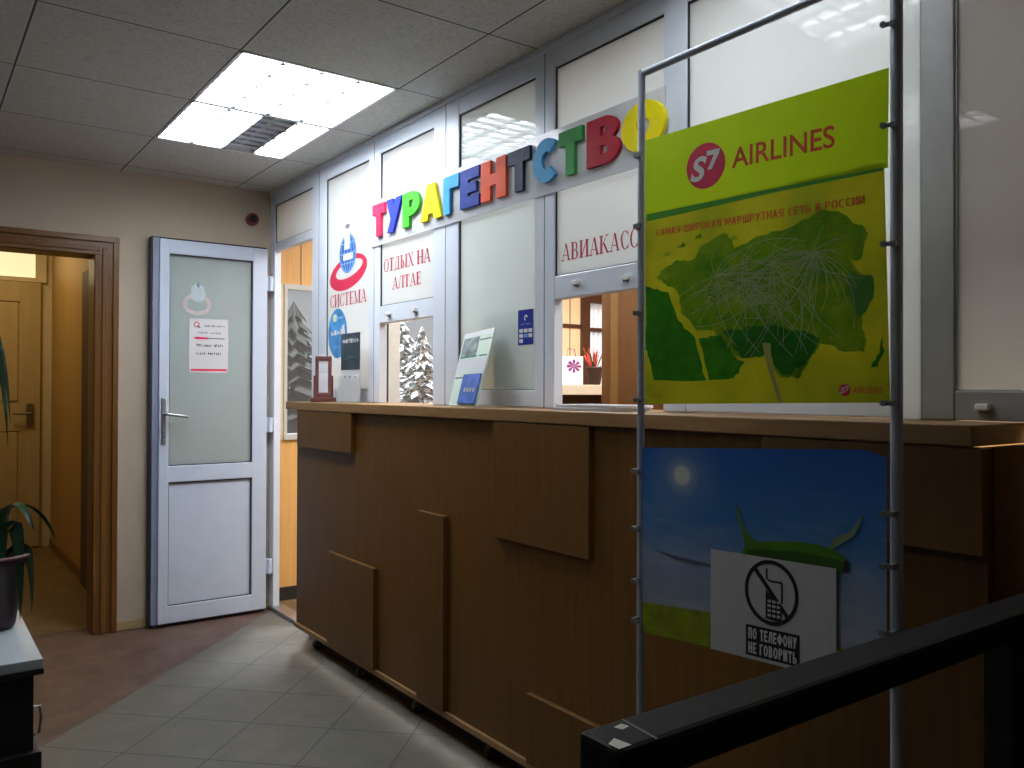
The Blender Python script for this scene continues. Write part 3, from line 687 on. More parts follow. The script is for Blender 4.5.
p.poly(rough_poly([(0.0085, 1.5267), (0.064, 1.51), (0.0919, 1.4498), (0.1325, 1.4075), (0.1589, 1.3218), (0.0288, 1.3197), (0.0179, 1.3645), (0.0085, 1.3947)], .003), zz, MT['land2'])
p.poly(rough_poly([(0.1424, 1.4071), (0.1908, 1.4134), (0.222, 1.3708), (0.2464, 1.3539), (0.2221, 1.3269), (0.1653, 1.319)], .003), zz + .0002, MT['land2'])
p.poly(rough_poly([(.2, 1.42), (.30, 1.43), (.40, 1.40), (.37, 1.345), (.325, 1.33), (.30, 1.368), (.24, 1.366)], .004), zz + .0003, MT['land2'])
p.poly(rough_poly([(0.5121, 1.3963), (0.5154, 1.3723), (0.5039, 1.3438), (0.4919, 1.3416), (0.5063, 1.3679)], .002), zz, MT['land2'])
p.poly(rough_poly([(.45, 1.52), (.475, 1.505), (.4967, 1.504), (.4967, 1.465), (.475, 1.43), (.455, 1.46)], .003), zz + .0003, MT['teal'])
p.poly(rough_poly([(.455, 1.53), (.462, 1.55), (.47, 1.58), (.475, 1.60), (.487, 1.58), (.48, 1.555), (.475, 1.535)], .003), zz + .0005, MT['land'])
for k in range(9): 
    c = (.05 + .03 * (k % 4) + .01 * k, 1.585 + .014 * (k % 3)); p.poly(rough_poly([(c[0], c[1]), (c[0] + .02, c[1] + .004), (c[0] + .012, c[1] + .012)], .004), zz, MT['land'])
R = random.Random(11)
hubs = [(.305, 1.549), (.388, 1.556), (.184, 1.534), (.24, 1.52)]
def inside(q):
    c = False
    for (xa, ya), (xb, yb) in zip(main, main[1:] + main[:1]):
        if (ya > q[1]) != (yb > q[1]) and q[0] < (xb - xa) * (q[1] - ya) / (yb - ya) + xa: c = not c
    return c
def route(a, c, lift, w):
    prev = a; nx, ny = -(c[1] - a[1]), c[0] - a[0]
    for k in range(1, 9):
        f = k / 8; e = 4 * f * (1 - f) * lift; q = (a[0] + (c[0] - a[0]) * f + nx * e, a[1] + (c[1] - a[1]) * f + ny * e); p.line(prev, q, w, zz + .0008, MT['route']); prev = q
cnt = 0
while cnt < 115:
    q = (R.uniform(.04, .49), R.uniform(1.36, 1.63))
    if not inside(q): continue
    hb = hubs[cnt % 4 if cnt % 5 else 1]
    if (q[0] - hb[0]) ** 2 + (q[1] - hb[1]) ** 2 > .045: continue
    route(hb, q, R.uniform(-.12, .2), .0011); cnt += 1
for k in range(70):
    a = R.uniform(0, 6.28); r_ = R.uniform(.015, .06); c = R.choice([(.2, 1.5), (.26, 1.5), (.3, 1.47)]); route((c[0] + R.uniform(-.06, .06), c[1] + R.uniform(-.03, .03)), (c[0] + r_ * math.cos(a), c[1] + r_ * math.sin(a) * .7), R.uniform(-.2, .2), .0008)
MT['tape'] = M('yellowed_tape', (.42, .42, .12), .3)
p.poly([(0.2849, 1.3932), (0.3023, 1.3925), (0.3052, 1.3474), (0.328, 1.2772), (0.3197, 1.2771), (0.2958, 1.3476)], zz + .0012, MT['tape'])
p.poly([(.012, 1.667), (.3, 1.68), (.5135, 1.6845), (.5135, 1.690), (.3, 1.688), (.012, 1.683)], zz + .0006, MT['deepg'])
p.disc((.158, 1.7605), .0455, .0468, zz + .0006, MT['s7red'])
def s7(u0, v0, u1, v1, z):
    w, h_ = u1 - u0, v1 - v0
    p.text('S', (u0, v0, u0 + w * .56, v0 + h_ * .86), z, MT['white'], .03, .25); 
    p.poly([(u0 + w * .56, v1), (u1, v1), (u1 - w * .04, v1 - h_ * .17), (u0 + w * .72, v0 + h_ * .34), (u0 + w * .58, v0 + h_ * .34), (u0 + w * .8, v1 - h_ * .17), (u0 + w * .55, v1 - h_ * .17)], z, MT['white'])
s7(.122, 1.731, .192, 1.79, zz + .0011)
p.text('AIRLINES', (.2185, 1.743, .428, 1.784), zz + .0006, MT['orred'], .012)
sans(p, 'САМАЯ ШИРОКАЯ МАРШРУТНАЯ СЕТЬ В РОССИИ', (.036, 1.631, .483, 1.6465), zz + .0016, MT['orred'], .17)
p.disc((.447, 1.3025), .0108, .0108, zz + .0012, MT['s7red'], 24); s7(.4385, 1.2955, .4555, 1.3095, zz + .0016)
p.text('AIRLINES', (.461, 1.2965, .514, 1.308), zz + .0012, MT['orred'], .01)
p.scribble(.02, .055, 1.288, .004, MT['orred'], zz + .0012, (7, 5))
tag(p.build('route_map_poster', mtx=SM @ T(.009, 0, .0145)), 'lime green airline route map poster clipped to the upper half of the stand', 'poster')
# lower poster with sun, sky and aircraft
def skymat():
    m, t, b = nt('printed_sky'); g = G(t); x = g.xyz()
    f = g.math('DIVIDE', g.math('SUBTRACT', x[1], .777), .415, clamp=True)
    sky = g.ramp(f, [(.0, (.18, .24, .32)), (.2, (.30, .36, .48)), (.42, (.22, .34, .56)), (.62, (.05, .22, .56)), (1., (.01, .12, .50))])
    cl = g.ramp(g.noise(5.5, 6, .65, (1, 3, 1)), [(.48, (0, 0, 0)), (.72, (1, 1, 1))])
    low = g.math('MULTIPLY', cl, g.math('SUBTRACT', .85, f, clamp=True))
    c = g.mix(low, sky, (.55, .58, .66))
    d = g.n('ShaderNodeVectorMath', operation='DISTANCE'); cm = g.n('ShaderNodeCombineXYZ'); g.lk(x[0], cm.inputs[0]); g.lk(x[1], cm.inputs[1]); g.lk(cm.outputs[0], d.inputs[0]); d.inputs[1].default_value = (.103, 1.124, 0)
    glow = g.ramp(g.math('DIVIDE', d.outputs['Value'], .1), [(0, (1, 1, 1)), (.16, (.95, .95, .95)), (.24, (.35, .35, .35)), (.45, (.1, .1, .1)), (1, (0, 0, 0))])
    g.lk(g.mix(glow, c, (.75, .8, .72)), b.inputs['Base Color']); b.inputs['Roughness'].default_value = .4; return m
MT['sky'] = skymat(); MT['grass'] = M('printed_meadow', (.26, .32, .012), .5, var=.25, vscale=30); MT['jet'] = M('printed_green_aircraft', (.06, .22, .01), .4, var=.5, vscale=9); MT['jetd'] = M('printed_dark_green', (.03, .12, .012), .4)
q = MB()
gx = 14; gy = 10
def lowp(s, t):
    u = .002 + .518 * s; v = (.777 + .016 * s) * (1 - t) + (1.1765 + .022 * min(s / .94, 1)) * t
    w = .006 * math.sin(PI * s) * (t ** 3) - .002 * math.sin(2 * PI * s)
    if s > .9: v -= (s - .9) ** 2 * 1.2 * t
    return (u, v, w)
vs = [lowp(i / gx, j / gy) for j in range(gy + 1) for i in range(gx + 1)]
q.add(vs, [(j * (gx + 1) + i, j * (gx + 1) + i + 1, (j + 1) * (gx + 1) + i + 1, (j + 1) * (gx + 1) + i) for j in range(gy) for i in range(gx)], MT['sky'], True)
q.poly([(.004, .778), (.519, .794), (.519, .835), (.35, .846), (.17, .853), (.004, .843)], .0032, MT['grass'])
SX = .011
def sh(pts): return [(a + SX * .35, c + .006 * (c < 1.03)) for a, c in pts]
body = [(.236, .965), (.247, .993), (.262, 1.001), (.30, 1.008), (.35, 1.0135), (.395, 1.0145), (.425, 1.009), (.445, .998), (.452, .985), (.446, .972), (.42, .962), (.33, .958)]
q.poly(sh(body), .0045, MT['jet']); q.poly(sh([(.255, .985), (.30, .991), (.36, .996), (.42, .994), (.448, .988), (.446, .972), (.42, .962), (.33, .958), (.236, .965)]), .0048, MT['jetd'])
q.poly(sh([(.226, 1.075), (.2305, 1.078), (.243, 1.04), (.256, 1.014), (.278, 1.003), (.262, .99), (.247, .99), (.243, 1.01)]), .0051, M('printed_tail_fin', (.10, .24, .04), .4))
q.poly(sh([(.447, .997), (.453, .987), (.449, .972), (.441, .97), (.444, .988)]), .0054, MT['ink'])
q.poly(sh([(.414, 1.008), (.426, 1.012), (.462, 1.045), (.480, 1.084), (.477, 1.085), (.455, 1.051), (.424, 1.028)]), .0058, M('printed_wing', (.20, .30, .16), .4))
q.poly([(.03, .962), (.09, .948), (.19, .944), (.19, .949), (.09, .955)], .0035, M('printed_shadow', (.1, .13, .2)))
tag(q.build('airplane_poster', mtx=SM @ T(.010, 0, .018)), 'blue sky poster with sun and green airplane on the lower half of the stand', 'poster')
# no-phone notice
n = MB(); n.box((.172, .777, 0), (.4295, .977, .0012), MT['paperw']); z = .0018; k = MT['ink']
n.ring((.304, .912), .0555, .062, .0075, .0078, z, k); n.line((.269, .955), (.34, .868), .0085, z, k)
n.poly([(.2925, .862), (.325, .858), (.327, .885), (.2925, .917)], z - .0002, k)
for r_ in range(4):
    for c in range(3): n.rect(.2965 + c * .0095, .8665 + r_ * .009, .3035 + c * .0095, .8715 + r_ * .009, z, MT['paperw'])
for a, c in (((.295, .957), (.295, .938)), ((.295, .938), (.301, .934)), ((.301, .934), (.326, .934)), ((.326, .934), (.326, .895))): n.line(a, c, .0038, z, k)
n.rect(.251, .784, .3615, .843, z, k)
sans(n, 'ПО ТЕЛЕФОНУ', (.2565, .8165, .356, .838), z + .0006, MT['white'], .24); sans(n, 'НЕ ГОВОРИТЬ', (.2565, .789, .356, .8105), z + .0006, MT['white'], .24)
tag(n.build('notice', mtx=SM @ T(.0145, .005, .0245)), 'white notice with crossed-out mobile phone symbol taped over the airplane poster', 'notice')

# ------------------------------------------------------------------ dark handrail
hr = empty('handrail', (1.35, .575, 0), label='black worn wooden handrail on square posts crossing the lower right corner', cat='handrail'); HI = T(-1.35, -.575, 0)
b = MB(); b.box((.520, .548, .936), (2.2 - .445, .606, .976), MT['rail'], .006); hb = b.build('rail', hr, HI)
b = MB(); b.add([(.523, .552, .9766), (.539, .552, .9766), (.536, .572, .9766), (.523, .566, .9766)], [(0, 1, 2, 3)], MT['chip']); tag(b.build('worn_patch', hr, HI), 'bare pale chipped patch')
b = MB(); b.add([(.556, .582, .9766), (.567, .584, .9766), (.565, .593, .9766), (.553, .591, .9766)], [(0, 1, 2, 3)], MT['chip']); tag(b.build('worn_patch', hr, HI), 'bare pale chipped patch')
b = MB(); b.add([(.566, .548, .9767), (.569, .548, .9767), (.574, .60, .9767), (.572, .60, .9767)], [(0, 1, 2, 3)], MT['greyink'])
b.build('scratch', hr, HI)
for x in (1.35, .60):
    b = MB(); b.box((x - .03, .555, 0), (x + .03, .60, .937), MT['rail'], .003)
    if x > 1: b.build('post', hr, HI)

# ------------------------------------------------------------------ desk and plants at left
dk = empty('desk', (-.2, 2.6, 0), label='black cabinet desk with pale top at the left edge', cat='desk'); DI = T(.2, -2.6, 0)
MT['desktop'] = M('pale_grey_laminate', (.5, .56, .6), .3)
b = MB(); b.box((-.6, 1.94, .729), (.232, 3.2, .75), MT['desktop'], .002); b.box((-.6, 1.938, .718), (.234, 3.2, .73), MT['black'], .002); b.build('desktop', dk, DI)
b = MB(); b.box((-.58, 1.962, .56), (.218, 3.18, .718), MT['black']); b.box((-.6, 1.945, 0), (.232, 3.2, .56), MT['black'], .003); b.build('body', dk, DI)
b = MB(); b.tube([(.219, 1.985, .64), (.232, 1.985, .64), (.235, 1.985, .615), (.231, 1.985, .585), (.219, 1.985, .58)], .003, MT['steel'], 8); b.build('handle', dk, DI)
MT['leaf'] = M('dark_green_leaf', (.022, .065, .02), .4, var=.4, vscale=20); MT['leaf2'] = M('blue_green_leaf', (.012, .055, .028), .35, var=.3, vscale=20)
def leaf(b, pts, w, mat, n=14, fold=.25):
    P = [Vector(p) for p in pts]
    def bez(t):
        Q = P[:]
        while len(Q) > 1: Q = [Q[i].lerp(Q[i + 1], t) for i in range(len(Q) - 1)]
        return Q[0]
    vs = []
    for k in range(n + 1):
        t = k / n; c = bez(t); d = (bez(min(1, t + .02)) - bez(max(0, t - .02))).normalized(); sd = d.cross(Vector((-.3, .5, .8))).normalized(); up = sd.cross(d)
        ww = w * (math.sin(PI * min(1, .18 + .82 * t)) ** .7 + .02)
        vs += [(c + sd * ww + up * ww * fold)[:], c[:], (c - sd * ww + up * ww * fold)[:]]
    fs = []
    for k in range(n): a = 3 * k; fs += [(a, a + 1, a + 4, a + 3), (a + 1, a + 2, a + 5, a + 4)]
    b.add(vs, fs, mat, True)
pc = Vector((.165, 2.25, .75))
pl = empty('potted_plant', pc, label='leafy plant in a dark purple pot on the corner of the pale desktop', cat='plant')
MT['pot'] = M('dark_purple_pot', (.035, .012, .022), .4); MT['soil'] = M('potting_soil', (.02, .014, .01), .9)
b = MB(); b.lathe((0, 0, 0), [(0, .002), (.045, .002), (.048, .01), (.066, .15), (.074, .15), (.076, .165), (.07, .168), (.064, .15), (.05, .03)], MT['pot']); b.build('pot', pl)
b = MB(); b.lathe((0, 0, 0), [(.0665, .163), (.0772, .163), (.0775, .168), (.066, .169)], M('pinkish_pot_rim', (.3, .14, .16), .4)); b.build('rim', pl)
b = MB(); b.lathe((0, 0, 0), [(0, .148), (.063, .146)], MT['soil']); b.build('soil', pl)
b = MB(); Rr = random.Random(5)
b2 = [((0, 0, .14), (.0, .02, .33), (.1, -.0, .30), (.128, -.02, .185), .007, 'leaf'),
      ((0, -.02, .15), (.03, -.04, .30), (.06, -.05, .27), (.052, -.045, .02), .016, 'leaf2'),
      ((.0, .0, .15), (.04, -.02, .36), (.02, -.03, .30), (.01, -.06, .03), .02, 'leaf2'),
      ((.02, -.01, .15), (.05, -.02, .22), (.085, -.03, .2), (.075, -.04, .03), .011, 'leaf'),
      ((-.02, -.02, .15), (-.02, -.05, .3), (-.01, -.1, .25), (.0, -.09, .01), .022, 'leaf2')]
for p0, p1, p2, p3, w_, m_ in b2: leaf(b, (p0, p1, p2, p3), w_, MT[m_])
for k in range(10):
    a = Rr.uniform(1.5, 5.2); r_ = Rr.uniform(.1, .22); leaf(b, ((0, 0, .14), (r_ * .4 * math.cos(a), r_ * .4 * math.sin(a), .36), (r_ * math.cos(a), r_ * math.sin(a), .30), (1.25 * r_ * math.cos(a), 1.25 * r_ * math.sin(a), Rr.uniform(.1, .26))), Rr.uniform(.008, .014), MT['leaf'])
b.build('leaves', pl)
pc2 = Vector((.02, 2.52, .75))
p2 = empty('potted_plant', pc2, label='taller plant with drooping narrow leaves behind the purple pot at the left edge', cat='plant')
b = MB(); b.lathe((0, 0, 0), [(0, .002), (.06, .002), (.062, .01), (.085, .18), (.092, .18), (.093, .2), (.082, .2), (.07, .03)], M('brown_clay_pot', (.2, .08, .04), .7)); b.build('pot', p2)
b = MB(); b.lathe((0, 0, 0), [(0, .185), (.082, .183)], MT['soil']); b.build('soil', p2)
b = MB(); b.tube([(0, 0, .18), (.01, .0, .4), (.0, .01, .60)], .012, M('plant_cane', (.16, .12, .06), .8), 8); b.build('stem', p2)
b = MB(); cc = (0, .01, .59)
for a, r_, dz in ((-.45, .20, -.2), (-.75, .20, -.06), (-.25, .185, -.26), (.2, .17, -.2), (-1.3, .2, -.2), (1.2, .2, -.1), (2.2, .22, -.2), (3.1, .24, -.16), (4.0, .22, -.12)):
    leaf(b, (cc, (r_ * .5 * math.cos(a), r_ * .5 * math.sin(a), .84), (r_ * math.cos(a), r_ * math.sin(a), .80), (1.08 * r_ * math.cos(a), 1.08 * r_ * math.sin(a), .66 + dz)), .011, MT['leaf'])
b.build('leaves', p2)

# ------------------------------------------------------------------ recessed ceiling lights
def fixture(x0, y0, lab, lits, lit, tube_, group):
    S = .62; o = empty('ceiling_light', (x0 + S / 2, y0 + S / 2, ZC), label=lab, cat='ceiling light', group=group)
    I = T(-x0 - S / 2, -y0 - S / 2, -ZC); f = .014
    b = MB()
    for a, c in (((x0, y0, ZC - .003), (x0 + f, y0 + S, ZC + .046)), ((x0 + S - f, y0, ZC - .003), (x0 + S, y0 + S, ZC + .06)), ((x0, y0, ZC - .003), (x0 + S, y0 + f, ZC + .06)), ((x0, y0 + S - f, ZC - .003), (x0 + S, y0 + S, ZC + .06))): b.box(a, c, MT['louver'])
    b.box((x0, y0, ZC + .045), (x0 + S, y0 + S, ZC + .05), MT['louver']); b.build('frame', o, I)
    w = (S - 2 * f) / 4
    for k in range(4):
        xa = x0 + f + k * w; on = lits[k]; b = MB(); n = 6
        pr = [(xa + w * i / n, ZC + .012 + .022 * math.sin(PI * i / n) ** .7) for i in range(n + 1)]
        vs = [(px, yy, pz) for yy in (y0 + f, y0 + S - f) for px, pz in pr]
        b.add(vs, [(i, i + 1, n + 2 + i, n + 1 + i) for i in range(n)], lit if on else MT['unlit'], True)
        tag(b.build('reflector', o, I), None if on else 'dark unlit reflector trough')
        b = MB(); xm = xa + w / 2; b.tube([(xm, y0 + .02, ZC + .019), (xm, y0 + S - .02, ZC + .019)], .006, tube_ if on else MT['louver'], 10)
        b.build('tube', o, I)
    b = MB()
    for k in range(1, 4): b.box((x0 + f + k * w - .003, y0 + f, ZC - .001), (x0 + f + k * w + .003, y0 + S - f, ZC + .016), MT['louver'])
    for k in range(1, 8):
        yy = y0 + f + k * (S - 2 * f) / 8
        for j in range(4):
            xa = x0 + f + j * w
            b.box((xa + .004, yy - .0015, ZC - .002), (xa + w - .004, yy + .0015, ZC + .010), MT['louver'])
    for k in range(1, 4):
        for yy in (.03, .17, .31, .45, .59): b.box((x0 + f + k * w - .009, y0 + yy - .007, ZC - .006), (x0 + f + k * w + .009, y0 + yy + .007, ZC - .0005), MT['greyink'])
    b.build('louver', o, I)
    return o
fixture(.935, 2.89, 'bright square ceiling light with all four tubes lit, nearer the camera', (1, 1, 1, 1), MT['lit'], MT['tube'], None)
fixture(.935, 3.51, 'square ceiling light with one dark strip among its lit tubes, nearer the tan wall', (1, 1, 0, 1), MT['lit'], MT['tube'], None)
fixture(-.305, 1.65, 'square louvered ceiling light above the lobby seen only as a reflection in the glass', (1, 1, 1, 1), MT['lit2'], MT['tube2'], None)

fixture(.935, 1.03, 'square ceiling light overhead, glimpsed as a reflection in the glass above the route map', (1, 1, 1, 1), MT['lit3'], MT['tube3'], None)

# ------------------------------------------------------------------ office behind the partition
YO = 5.0; OX = 5.2
shell('floor_office', [((XP + .061, YR, -.03), (OX, YO + .1, 0.0))], MT['corrfloor'])
shell('ceiling_office', [((XP + .061, YR, ZC + .01), (OX, YO + .1, ZC + .06))], MT['cream'])
shell('wall_office_right', [((OX, YR, 0), (OX + .1, YO + .1, 2.55))], MT['paneloff'])
wz0, wz1 = .99, 1.955
b = MB()
for a, c, m_ in (((XP + .06, YO, 0), (4.0, YO + .1, wz0), MT['paneloff']), ((XP + .06, YO, wz1), (4.0, YO + .1, ZC + .05), MT['paneloff']), ((XP + .06, YO, wz0), (1.895, YO + .1, wz1), MT['cream']), ((3.35, YO, wz0), (4.0, YO + .1, wz1), MT['paneloff']),
                 ((4.0, YO, 0), (4.36, YO + .1, ZC + .05), MT['peach']), ((4.9, YO, 0), (OX, YO + .1, ZC + .05), MT['peach']), ((4.36, YO, 0), (4.9, YO + .1, 1.2), MT['peach']), ((4.36, YO, 2.05), (4.9, YO + .1, ZC + .05), MT['peach'])): b.box(a, c, m_)
for x in (2.0, 2.4, 2.8, 3.2, 3.6): b.box((x, YO - .002, 0), (x + .006, YO, wz0), MT['woodtrim']); b.box((x, YO - .002, wz1), (x + .006, YO, ZC), MT['woodtrim'])
b.box((4.2, YO - .003, 1.0), (4.206, YO, 2.3), MT['darkwood']); b.box((3.98, YO - .012, 1.79), (4.309, YO - .001, 1.82), MT['darkwood'])
b.box((XP + .07, YO - .015, 0), (4, YO - .001, .08), MT['dark'])
struct(b.build('wall_office_far'))
b = MB(); fw = M('white_window_frame', (.48, .47, .44), .5)
for a, c in (((1.895, YO - .01, wz0), (1.915, YO + .06, wz1)), ((2.54, YO - .01, wz0), (2.575, YO + .06, wz1)), ((2.615, YO - .01, wz0), (2.70, YO + .06, wz1)), ((3.31, YO - .01, wz0), (3.35, YO + .06, wz1)), ((1.894, YO - .012, wz1 - .03), (3.351, YO + .061, wz1)), ((1.894, YO - .02, wz0), (3.351, YO + .06, wz0 + .035))): b.box(a, c, fw)
b.box((2.575, YO, wz0), (2.615, YO + .06, wz1), MT['gasket'])
w10 = struct(b.build('window_10')); b = MB(); b.box((1.915, YO + .04, wz0 + .03), (3.31, YO + .045, wz1 - .03), MT['glass']); b.build('pane', w10)
b = MB()
for a, c in (((4.31, YO - .03, 1.15), (4.39, YO + .03, 2.08)), ((4.85, YO - .03, 1.15), (4.92, YO + .03, 2.08)), ((4.391, YO - .03, 2.0), (4.92, YO + .03, 2.08)), ((4.391, YO - .03, 1.77), (4.92, YO + .03, 1.80))): b.box(a, c, MT['darkwood'])
w11 = struct(b.build('window_11')); b = MB(); b.box((4.45, YO + .04, 1.2), (4.9, YO + .045, 2.05), MT['glass']); b.build('pane', w11)
b = MB(); vs = []; nn = 30
for k in range(nn + 1): x = 4.40 + .3 * k / nn; yy = YO + .028 + .008 * math.sin(k * 1.3); vs += [(x, yy, 1.2), (x, yy, 2.02)]
b.add(vs, [(2 * k, 2 * k + 2, 2 * k + 3, 2 * k + 1) for k in range(nn)], paper('white_net_curtain', (.8, .8, .8), .6), True)
tag(b.build('curtain'), 'white net curtain in the dark-framed office window seen through the ticket hatch', 'curtain')
fc = empty('shade_panel', (1.89, 2.54, 1.24), label='dark panel added behind the faded pane to block its backlight, seen only as a shadow', cat='shade_panel'); FI = T(-1.89, -2.54, -1.24)  # dark board added behind the pane so its lower part falls into shade
b = MB(); b.box((1.855, 2.41, 1.31), (1.89, 2.67, 1.63), MT['black'], .006); b.build('shade_board', fc, FI)
b = MB(); b.box((1.89, 2.51, 1.245), (1.91, 2.57, 1.45), MT['black'], .004); b.box((1.85, 2.45, 1.24), (1.955, 2.63, 1.25), MT['black'], .003); b.build('foot', fc, FI)
# cabinet, bag and flowers seen through the hatch
cbn = empty('cabinet', (4.3, 4.6, 0), label='high office cabinet with pale top seen through the ticket hatch', cat='cabinet'); CB = T(-4.3, -4.6, 0)
b = MB(); b.box((3.52, 4.3, 1.27), (4.95, 4.93, 1.34), M('pale_beige_top', (.5, .45, .36), .5), .004); b.build('cabinet_top', cbn, CB)
b = MB(); b.box((3.55, 4.9, 0), (4.92, 4.93, 1.27), MT['darkwood']); b.box((3.55, 4.34, 0), (3.57, 4.9, 1.27), MT['darkwood']); b.box((4.9, 4.34, 0), (4.92, 4.9, 1.27), MT['darkwood']); b.box((3.57, 4.36, .6), (4.9, 4.9, .62), MT['darkwood']); b.build('carcass', cbn, CB)
gb = empty('gift_bag', (3.77, 4.5, 1.341), label='white gift bag with purple pattern on the high cabinet', cat='bag'); 
b = MB(); b.add([(-.1, -.04, 0), (.1, -.04, 0), (.1, .04, 0), (-.1, .04, 0), (-.11, -.03, .2), (.11, -.03, .2), (.11, .03, .2), (-.11, .03, .2)], [(3, 2, 1, 0), (0, 1, 5, 4), (1, 2, 6, 5), (2, 3, 7, 6), (3, 0, 4, 7)], MT['white'])
pur = M('purple_print', (.2, .02, .2), .5)
for k in range(8): a = k * .785; b.add([(.02, -.0385, .13), (.02 + .06 * math.cos(a - .25), -.038, .13 + .04 * math.sin(a - .25)), (.02 + .07 * math.cos(a), -.038, .13 + .05 * math.sin(a)), (.02 + .06 * math.cos(a + .25), -.038, .13 + .04 * math.sin(a + .25))], [(0, 1, 2, 3)], pur)
b.build('bag_body', gb)
b = MB(); b.tube([(-.04, -.03, .2), (-.03, -.03, .25), (.03, -.03, .25), (.04, -.03, .2)], .003, pur, 8); b.build('bag_handle', gb)
fp = empty('flower_pot', (4.06, 4.55, 1.341), label='dark pot of red flowers on the high cabinet beside the gift bag', cat='plant')
b = MB(); b.lathe((0, 0, 0), [(0, .001), (.06, .001), (.085, .14), (.09, .14), (.09, .155), (.08, .155)], M('dark_brown_pot', (.05, .02, .015), .5)); b.build('pot', fp)
b = MB(); Rf = random.Random(2); rf = M('red_petals', (.55, .06, .05), .6)
for k in range(40):
    a = Rf.uniform(0, 6.28); r_ = Rf.uniform(0, .1); zz_ = Rf.uniform(.16, .3); leaf(b, ((r_ * .3 * math.cos(a), r_ * .3 * math.sin(a), .14), (r_ * math.cos(a), r_ * math.sin(a), zz_), (1.2 * r_ * math.cos(a), 1.2 * r_ * math.sin(a), zz_ + .03)), .012, rf if k % 3 else MT['leaf'], 6)
b.build('flowers', fp); fp.scale = (.72, .72, .85)
wr = empty('wardrobe', (2.7, 2.4, 0), label='tall orange wood wardrobe just inside the ticket hatch', cat='wardrobe'); WI = T(-2.7, -2.4, 0)
MT['ward'] = wood('orange_veneer', (.26, .10, .016), (.33, .135, .025), (14, 14, .8), .4)
b = MB(); b.box((2.44, 1.6, 0), (3.0, 2.69, 2.2), MT['ward'], .004); b.build('carcass', wr, WI)
b = MB(); b.box((2.425, 2.57, .05), (2.44, 2.617, 2.15), wood('light_veneer_strip', (.42, .20, .05), (.48, .24, .06), (14, 14, .8)), .002); b.build('edge_strip', wr, WI)
b = MB(); b.box((2.42, 1.62, .05), (2.44, 2.565, 2.15), MT['ward'], .002); b.build('door', wr, WI)

# outside: snow and spruces
def snowmat(name, white):
    m, t, b = nt(name); g = G(t)
    g.lk(g.ramp(g.noise(14, 5, .7), [(white, (.012, .016, .014)), (white + .08, (.75, .77, .8))]), b.inputs['Base Color']); b.inputs['Roughness'].default_value = .9; return m
MT['spruce'] = snowmat('snowy_spruce', .47); MT['snow'] = M('snow', (.7, .72, .76), .9, var=.3, vscale=3)
gb = MB(); n = 24
def gz(x, y): return .55 + .2 * (y - 5.3) + .08 * math.sin(x * 2.1 + y) + .06 * math.sin(y * 3.1 - x * 1.3)
vs = [(1.2 + 7 * i / n, 5.3 + 6 * j / n, gz(1.2 + 7 * i / n, 5.3 + 6 * j / n)) for j in range(n + 1) for i in range(n + 1)]
gb.add(vs, [(j * (n + 1) + i, j * (n + 1) + i + 1, (j + 1) * (n + 1) + i + 1, (j + 1) * (n + 1) + i) for j in range(n) for i in range(n)], MT['snow'], True)
struct(gb.build('ground_outside'))
MT['darkspruce'] = snowmat('dark_spruce_needles', .71)
def spruce(x, y, h_, r, lab, seed):
    o = empty('spruce_tree', (x, y, gz(x, y) - .02), label=lab, cat='tree', group=None); R = random.Random(seed)
    b = MB(); b.tube([(0, 0, 0), (0, 0, h_ * .9)], .05, MT['darkwood'], 8, r1=.01); b.build('trunk', o)
    b = MB()
    for k in range(11):
        z0 = h_ * (.04 + .085 * k); rr = r * (1 - k / 11.5)
        for j in range(13):
            a = j * 2 * PI / 13 + k * .4 + R.uniform(-.15, .15); q = rr * R.uniform(.8, 1.1); t1 = .28
            b.add([(0, 0, z0 + h_ * .12), (q * .6 * math.cos(a - t1), q * .6 * math.sin(a - t1), z0 + h_ * .02), (q * math.cos(a), q * math.sin(a), z0 - h_ * .03), (q * .6 * math.cos(a + t1), q * .6 * math.sin(a + t1), z0 + h_ * .02)], [(0, 1, 2, 3)], MT['darkspruce' if seed == 1 else 'spruce'])
    b.build('branches', o)
for x, y, h_, r, lab, sd in ((2.70, 6.9, 1.25, .9, 'dark spruce outside the office window, seen through the open doorway', 1), (4.12, 7.6, 1.25, .62, 'tall snowy spruce in the left service hatch view, beyond the office window', 3), (3.74, 6.5, 1.0, .5, 'low snowy spruce in the left service hatch view, beyond the office window', 4)): spruce(x, y, h_, r, lab, sd)

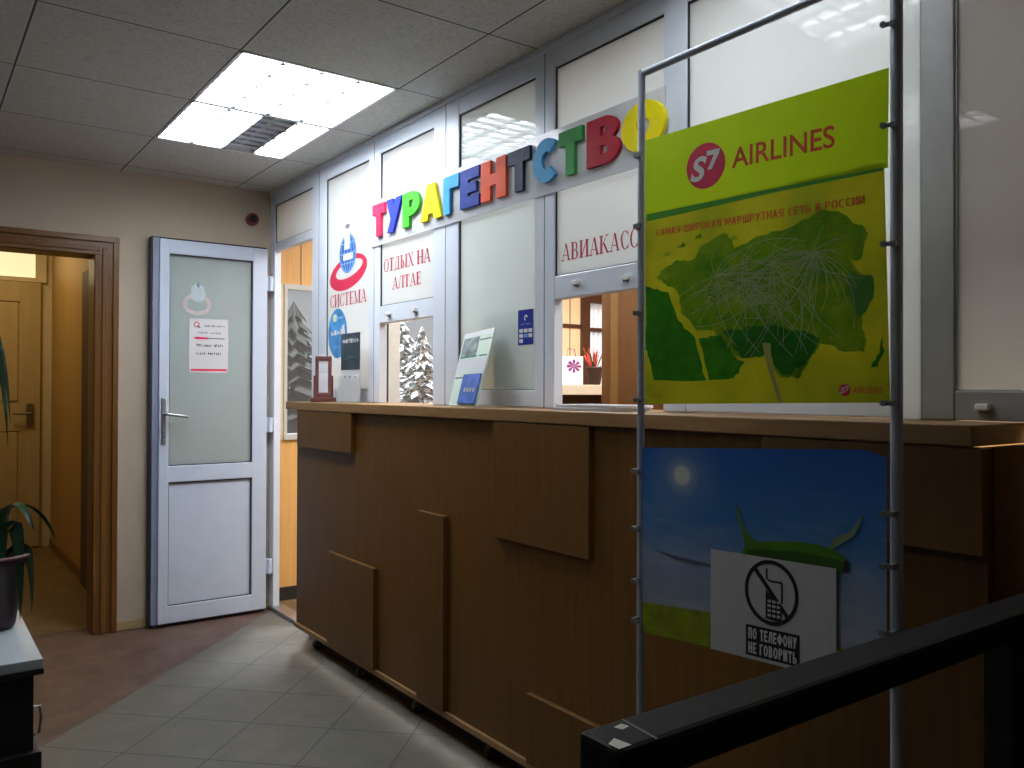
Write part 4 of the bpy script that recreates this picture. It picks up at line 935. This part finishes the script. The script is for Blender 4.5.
# ------------------------------------------------------------------ lights
def area(name, loc, size, energy, col, rot=(0, 0, 0)):
    l = bpy.data.lights.new(name, 'AREA'); l.shape = 'RECTANGLE'; l.size, l.size_y = size; l.energy = energy; l.color = col
    o = bpy.data.objects.new(name, l); o.location = loc; o.rotation_euler = rot; COL.objects.link(o); return o
area('office_lamp', (2.9, 2.0, 2.44), (1.5, 5.2), 102, (.95, .98, 1.))
area('office_corner_fill', (4.0, 3.6, 2.42), (.6, .6), 24, (1, .84, .66))  # added warm fill without a visible source, brightens the peach corner
area('snow_fill', (3.2, 6.6, 4.2), (.6, .6), 260, (.9, .95, 1.))  # unseen fill added above the trees to whiten the snow
area('corridor_lamp', (.35, 6.9, 2.7), (.5, .5), 6.5, (1, .72, .34))
w = bpy.data.worlds.new('dusk'); SC.world = w; w.use_nodes = True
w.node_tree.nodes['Background'].inputs[0].default_value = (.30, .32, .34, 1); w.node_tree.nodes['Background'].inputs[1].default_value = .9

# ------------------------------------------------------------------ camera
cd = bpy.data.cameras.new('camera'); co = bpy.data.objects.new('camera', cd); COL.objects.link(co)
cd.sensor_width = 36; cd.lens = 833 / 1024 * 36; cd.clip_start = .02
yaw, pit, rol = .62986, .007628, .003216
f = Vector((math.sin(yaw) * math.cos(pit), math.cos(yaw) * math.cos(pit), math.sin(pit))); r = Vector((math.cos(yaw), -math.sin(yaw), 0)); u = r.cross(f)
r2 = r * math.cos(rol) + u * math.sin(rol); u2 = -r * math.sin(rol) + u * math.cos(rol)
co.matrix_world = Matrix(((r2.x, u2.x, -f.x, 0), (r2.y, u2.y, -f.y, 0), (r2.z, u2.z, -f.z, 1.3), (0, 0, 0, 1)))
SC.camera = co
SC.view_settings.view_transform = 'Standard'; SC.view_settings.look = 'None'; SC.view_settings.exposure = .55
SC.cycles.max_bounces = 8; SC.cycles.diffuse_bounces = 5; SC.cycles.sample_clamp_indirect = 6; SC.cycles.transparent_max_bounces = 12
SC.cycles.caustics_reflective = False; SC.cycles.caustics_refractive = False
